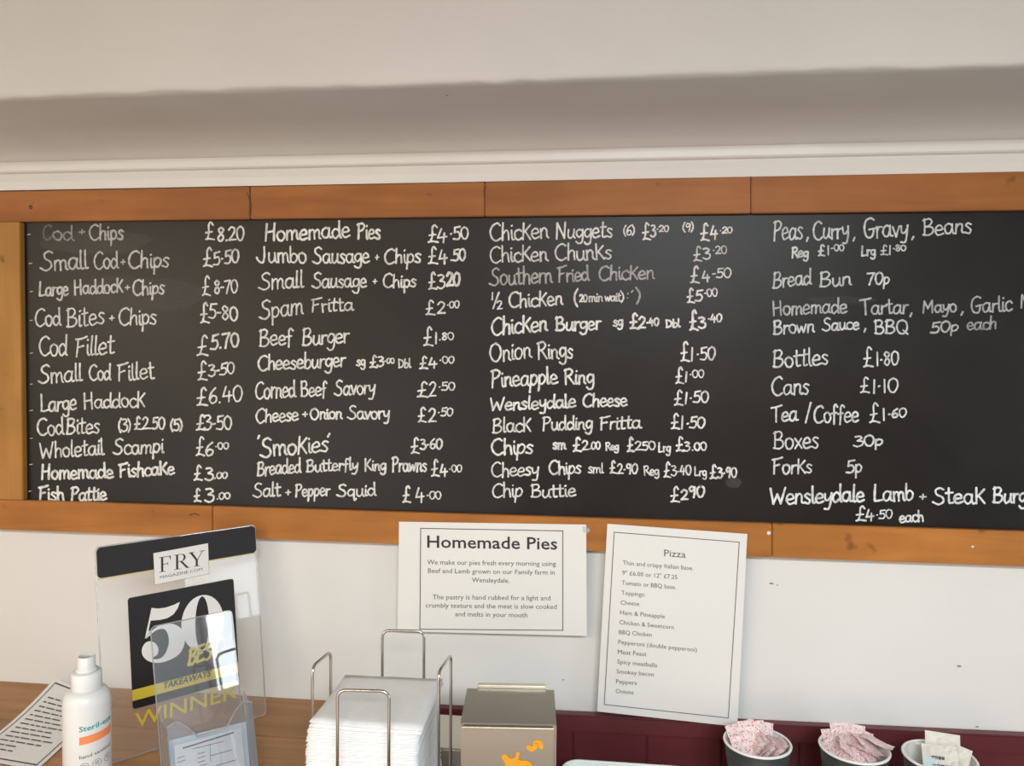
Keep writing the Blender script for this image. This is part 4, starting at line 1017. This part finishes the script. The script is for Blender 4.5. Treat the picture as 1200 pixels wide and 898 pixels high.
def sachet_mesh(name, wx, wy, th, m, seed, crimp=True):
    rnd = random.Random(seed); bm = bmesh.new(); nx, ny = 8, 10; T = []; B = []
    for j in range(ny + 1):
        a_, b_ = [], []
        for i in range(nx + 1):
            s, t = i / nx, j / ny; bul = max(0, (sin(pi * s) * sin(pi * min(1, max(0, (t - .1) / .8)))) ) ** .6
            wv = rnd.uniform(-.0009, .0009) + .0012 * sin(t * 7 + seed)
            p_ = Vector(((s - .5) * wx, (t - .5) * wy, wv))
            a_.append(bm.verts.new(p_ + Vector((0, 0, th / 2 * bul + .0002)))); b_.append(bm.verts.new(p_ - Vector((0, 0, th / 2 * bul + .0002))))
        T.append(a_); B.append(b_)
    for j in range(ny):
        for i in range(nx):
            bm.faces.new((T[j][i], T[j][i + 1], T[j + 1][i + 1], T[j + 1][i])); bm.faces.new((B[j][i], B[j + 1][i], B[j + 1][i + 1], B[j][i + 1]))
    for i in range(nx):
        bm.faces.new((B[0][i], B[0][i + 1], T[0][i + 1], T[0][i])); bm.faces.new((B[ny][i + 1], B[ny][i], T[ny][i], T[ny][i + 1]))
    for j in range(ny):
        bm.faces.new((B[j + 1][0], B[j][0], T[j][0], T[j + 1][0])); bm.faces.new((B[j][nx], B[j + 1][nx], T[j + 1][nx], T[j][nx]))
    me = bpy.data.meshes.new(name); bm.to_mesh(me); bm.free(); me.materials.append(M[m])
    return me
SM = [sachet_mesh('sauce_sachet', .038, .050, .006, 'sachet', s) for s in range(5)]
SMT = [sachet_mesh('sauce_sachet', .038, .050, .0022, 'sachet', s + 9) for s in range(3)]
def sachet(mesh, c, off, rx, ry, rz_, label, group, sc=1):
    o = bpy.data.objects.new('sauce_sachet', mesh); COL.objects.link(o)
    o.location = c + Vector((off[0], off[1], HC + off[2])); o.rotation_euler = (radians(rx), radians(ry), radians(rz_)); o.scale = (sc, sc, sc)
    tag(o, label, 'sachet', group)
    return o
c1 = cup(887.5, 868.5, 'leftmost dark paper cup with white rim, full of upright pink sachets')
c2 = cup(1001, 875, 'middle dark paper cup with white rim, heaped with pink speckled sachets')
c3 = cup(1101, 886, 'rightmost dark paper cup with white rim, holding plain white sachets')
g1, g2, g3 = 'pink sachets in the leftmost cup', 'pink sachets in the middle cup', 'white sachets in the rightmost cup'
# cup 1: two facing at the left, a fan of edges at the right
L1 = 'pink and white sachet standing in the leftmost paper cup'
sachet(SM[0], c1, (-.016, -.012, -.012), 56, -12, 6, 'broad speckled sachet facing out at the left of the leftmost cup', g1, .9)
sachet(SM[1], c1, (-.012, .002, -.008), 62, -10, -6, L1, g1, .95)
sachet(SM[2], c1, (-.004, .010, -.003), 68, -4, 4, L1, g1, .95)
sachet(SM[3], c1, (-.018, .012, -.007), 70, -12, 16, L1, g1, .95)
sachet(SM[4], c1, (.006, .016, -.004), 72, 6, -6, L1, g1, .9)
for i in range(9):
    t = i / 8; a_ = radians(34 + 12 * t)
    o = sachet(SMT[i % 3], c1, (-.008 + .030 * t, -.010 + .008 * t + .003 * sin(i * 1.9), -.009 + .003 * sin(i * 1.7) - .006 * t), 0, 0, 0, L1, g1, .84)
    h_ = Vector((sin(a_), .10, cos(a_))).normalized(); n_ = Vector((-cos(a_), -.04 - .10 * sin(i * 2.3), sin(a_))); n_ = (n_ - h_ * n_.dot(h_)).normalized(); w_ = h_.cross(n_)
    o.rotation_euler = Matrix((w_, h_, n_)).transposed().to_euler()
L2 = 'pink speckled sachet lying in the heap in the middle paper cup'
rr = random.Random(21)
for i, (x_, y_, z_, rx, ry, rz_) in enumerate(((-.020, .004, -.008, 34, -18, 25), (-.014, -.015, -.010, 38, -10, -30), (.004, -.021, -.010, 36, 6, 10), (.019, -.013, -.009, 30, 14, 50), (.0, .004, .001, 30, 0, 60),
        (.012, .014, .002, 28, 10, -20), (-.008, .020, .004, 46, 0, 5), (.020, .004, .003, 24, 18, 40), (-.006, -.007, -.001, 40, -8, 80), (.010, -.006, .001, 30, 8, 120), (-.020, .016, -.002, 40, -14, -10), (.006, .022, .002, 50, 4, -12))):
    sachet(SM[i % 5], c2, (x_, y_, z_ - .002), rx, ry, rz_, L2, g2, .78)
sachet(SM[2], c2, (.032, .004, .006), 12, 14, 62, 'pink speckled sachet poking out over the right rim of the middle cup', g2, .78)
# cup 3: plain white sachets
SW = [sachet_mesh('white_sachet', .042, .058, .004, 'sachet_white', s) for s in (31, 32, 33)]
for i, (off, rx, ry, rz_, lb) in enumerate((((.010, .012, -.006), 66, 0, -14, 'tall white sachet leaning at the back of the rightmost cup'), ((.000, -.006, -.014), 50, -6, -20, 'white sachet with small dark print at the front of the rightmost cup'), ((.014, .003, -.014), 62, 8, -34, 'white sachet at the right inside of the rightmost cup'))):
    o = sachet(SW[i], c3, off, rx, ry, rz_, lb, g3); o.name = 'white_sachet'
    if i == 1:
        for mm, rects in (('greyink', [(-.010 + .004 * q_, .010, .0030, .004) for q_ in range(4)] + [(-.010 + .005 * q_, .002, .0042, .0016) for q_ in range(4)]), ('paleblue', [(-.021, -.004, .018, .016)])):
            bm = bmesh.new()
            for (x_, y_, w_, h_) in rects: bm.faces.new([bm.verts.new((a, b, .0036)) for a, b in ((x_, y_), (x_ + w_, y_), (x_ + w_, y_ + h_), (x_, y_ + h_))])
            ch = from_bm('print', bm, mm); ch.parent = o
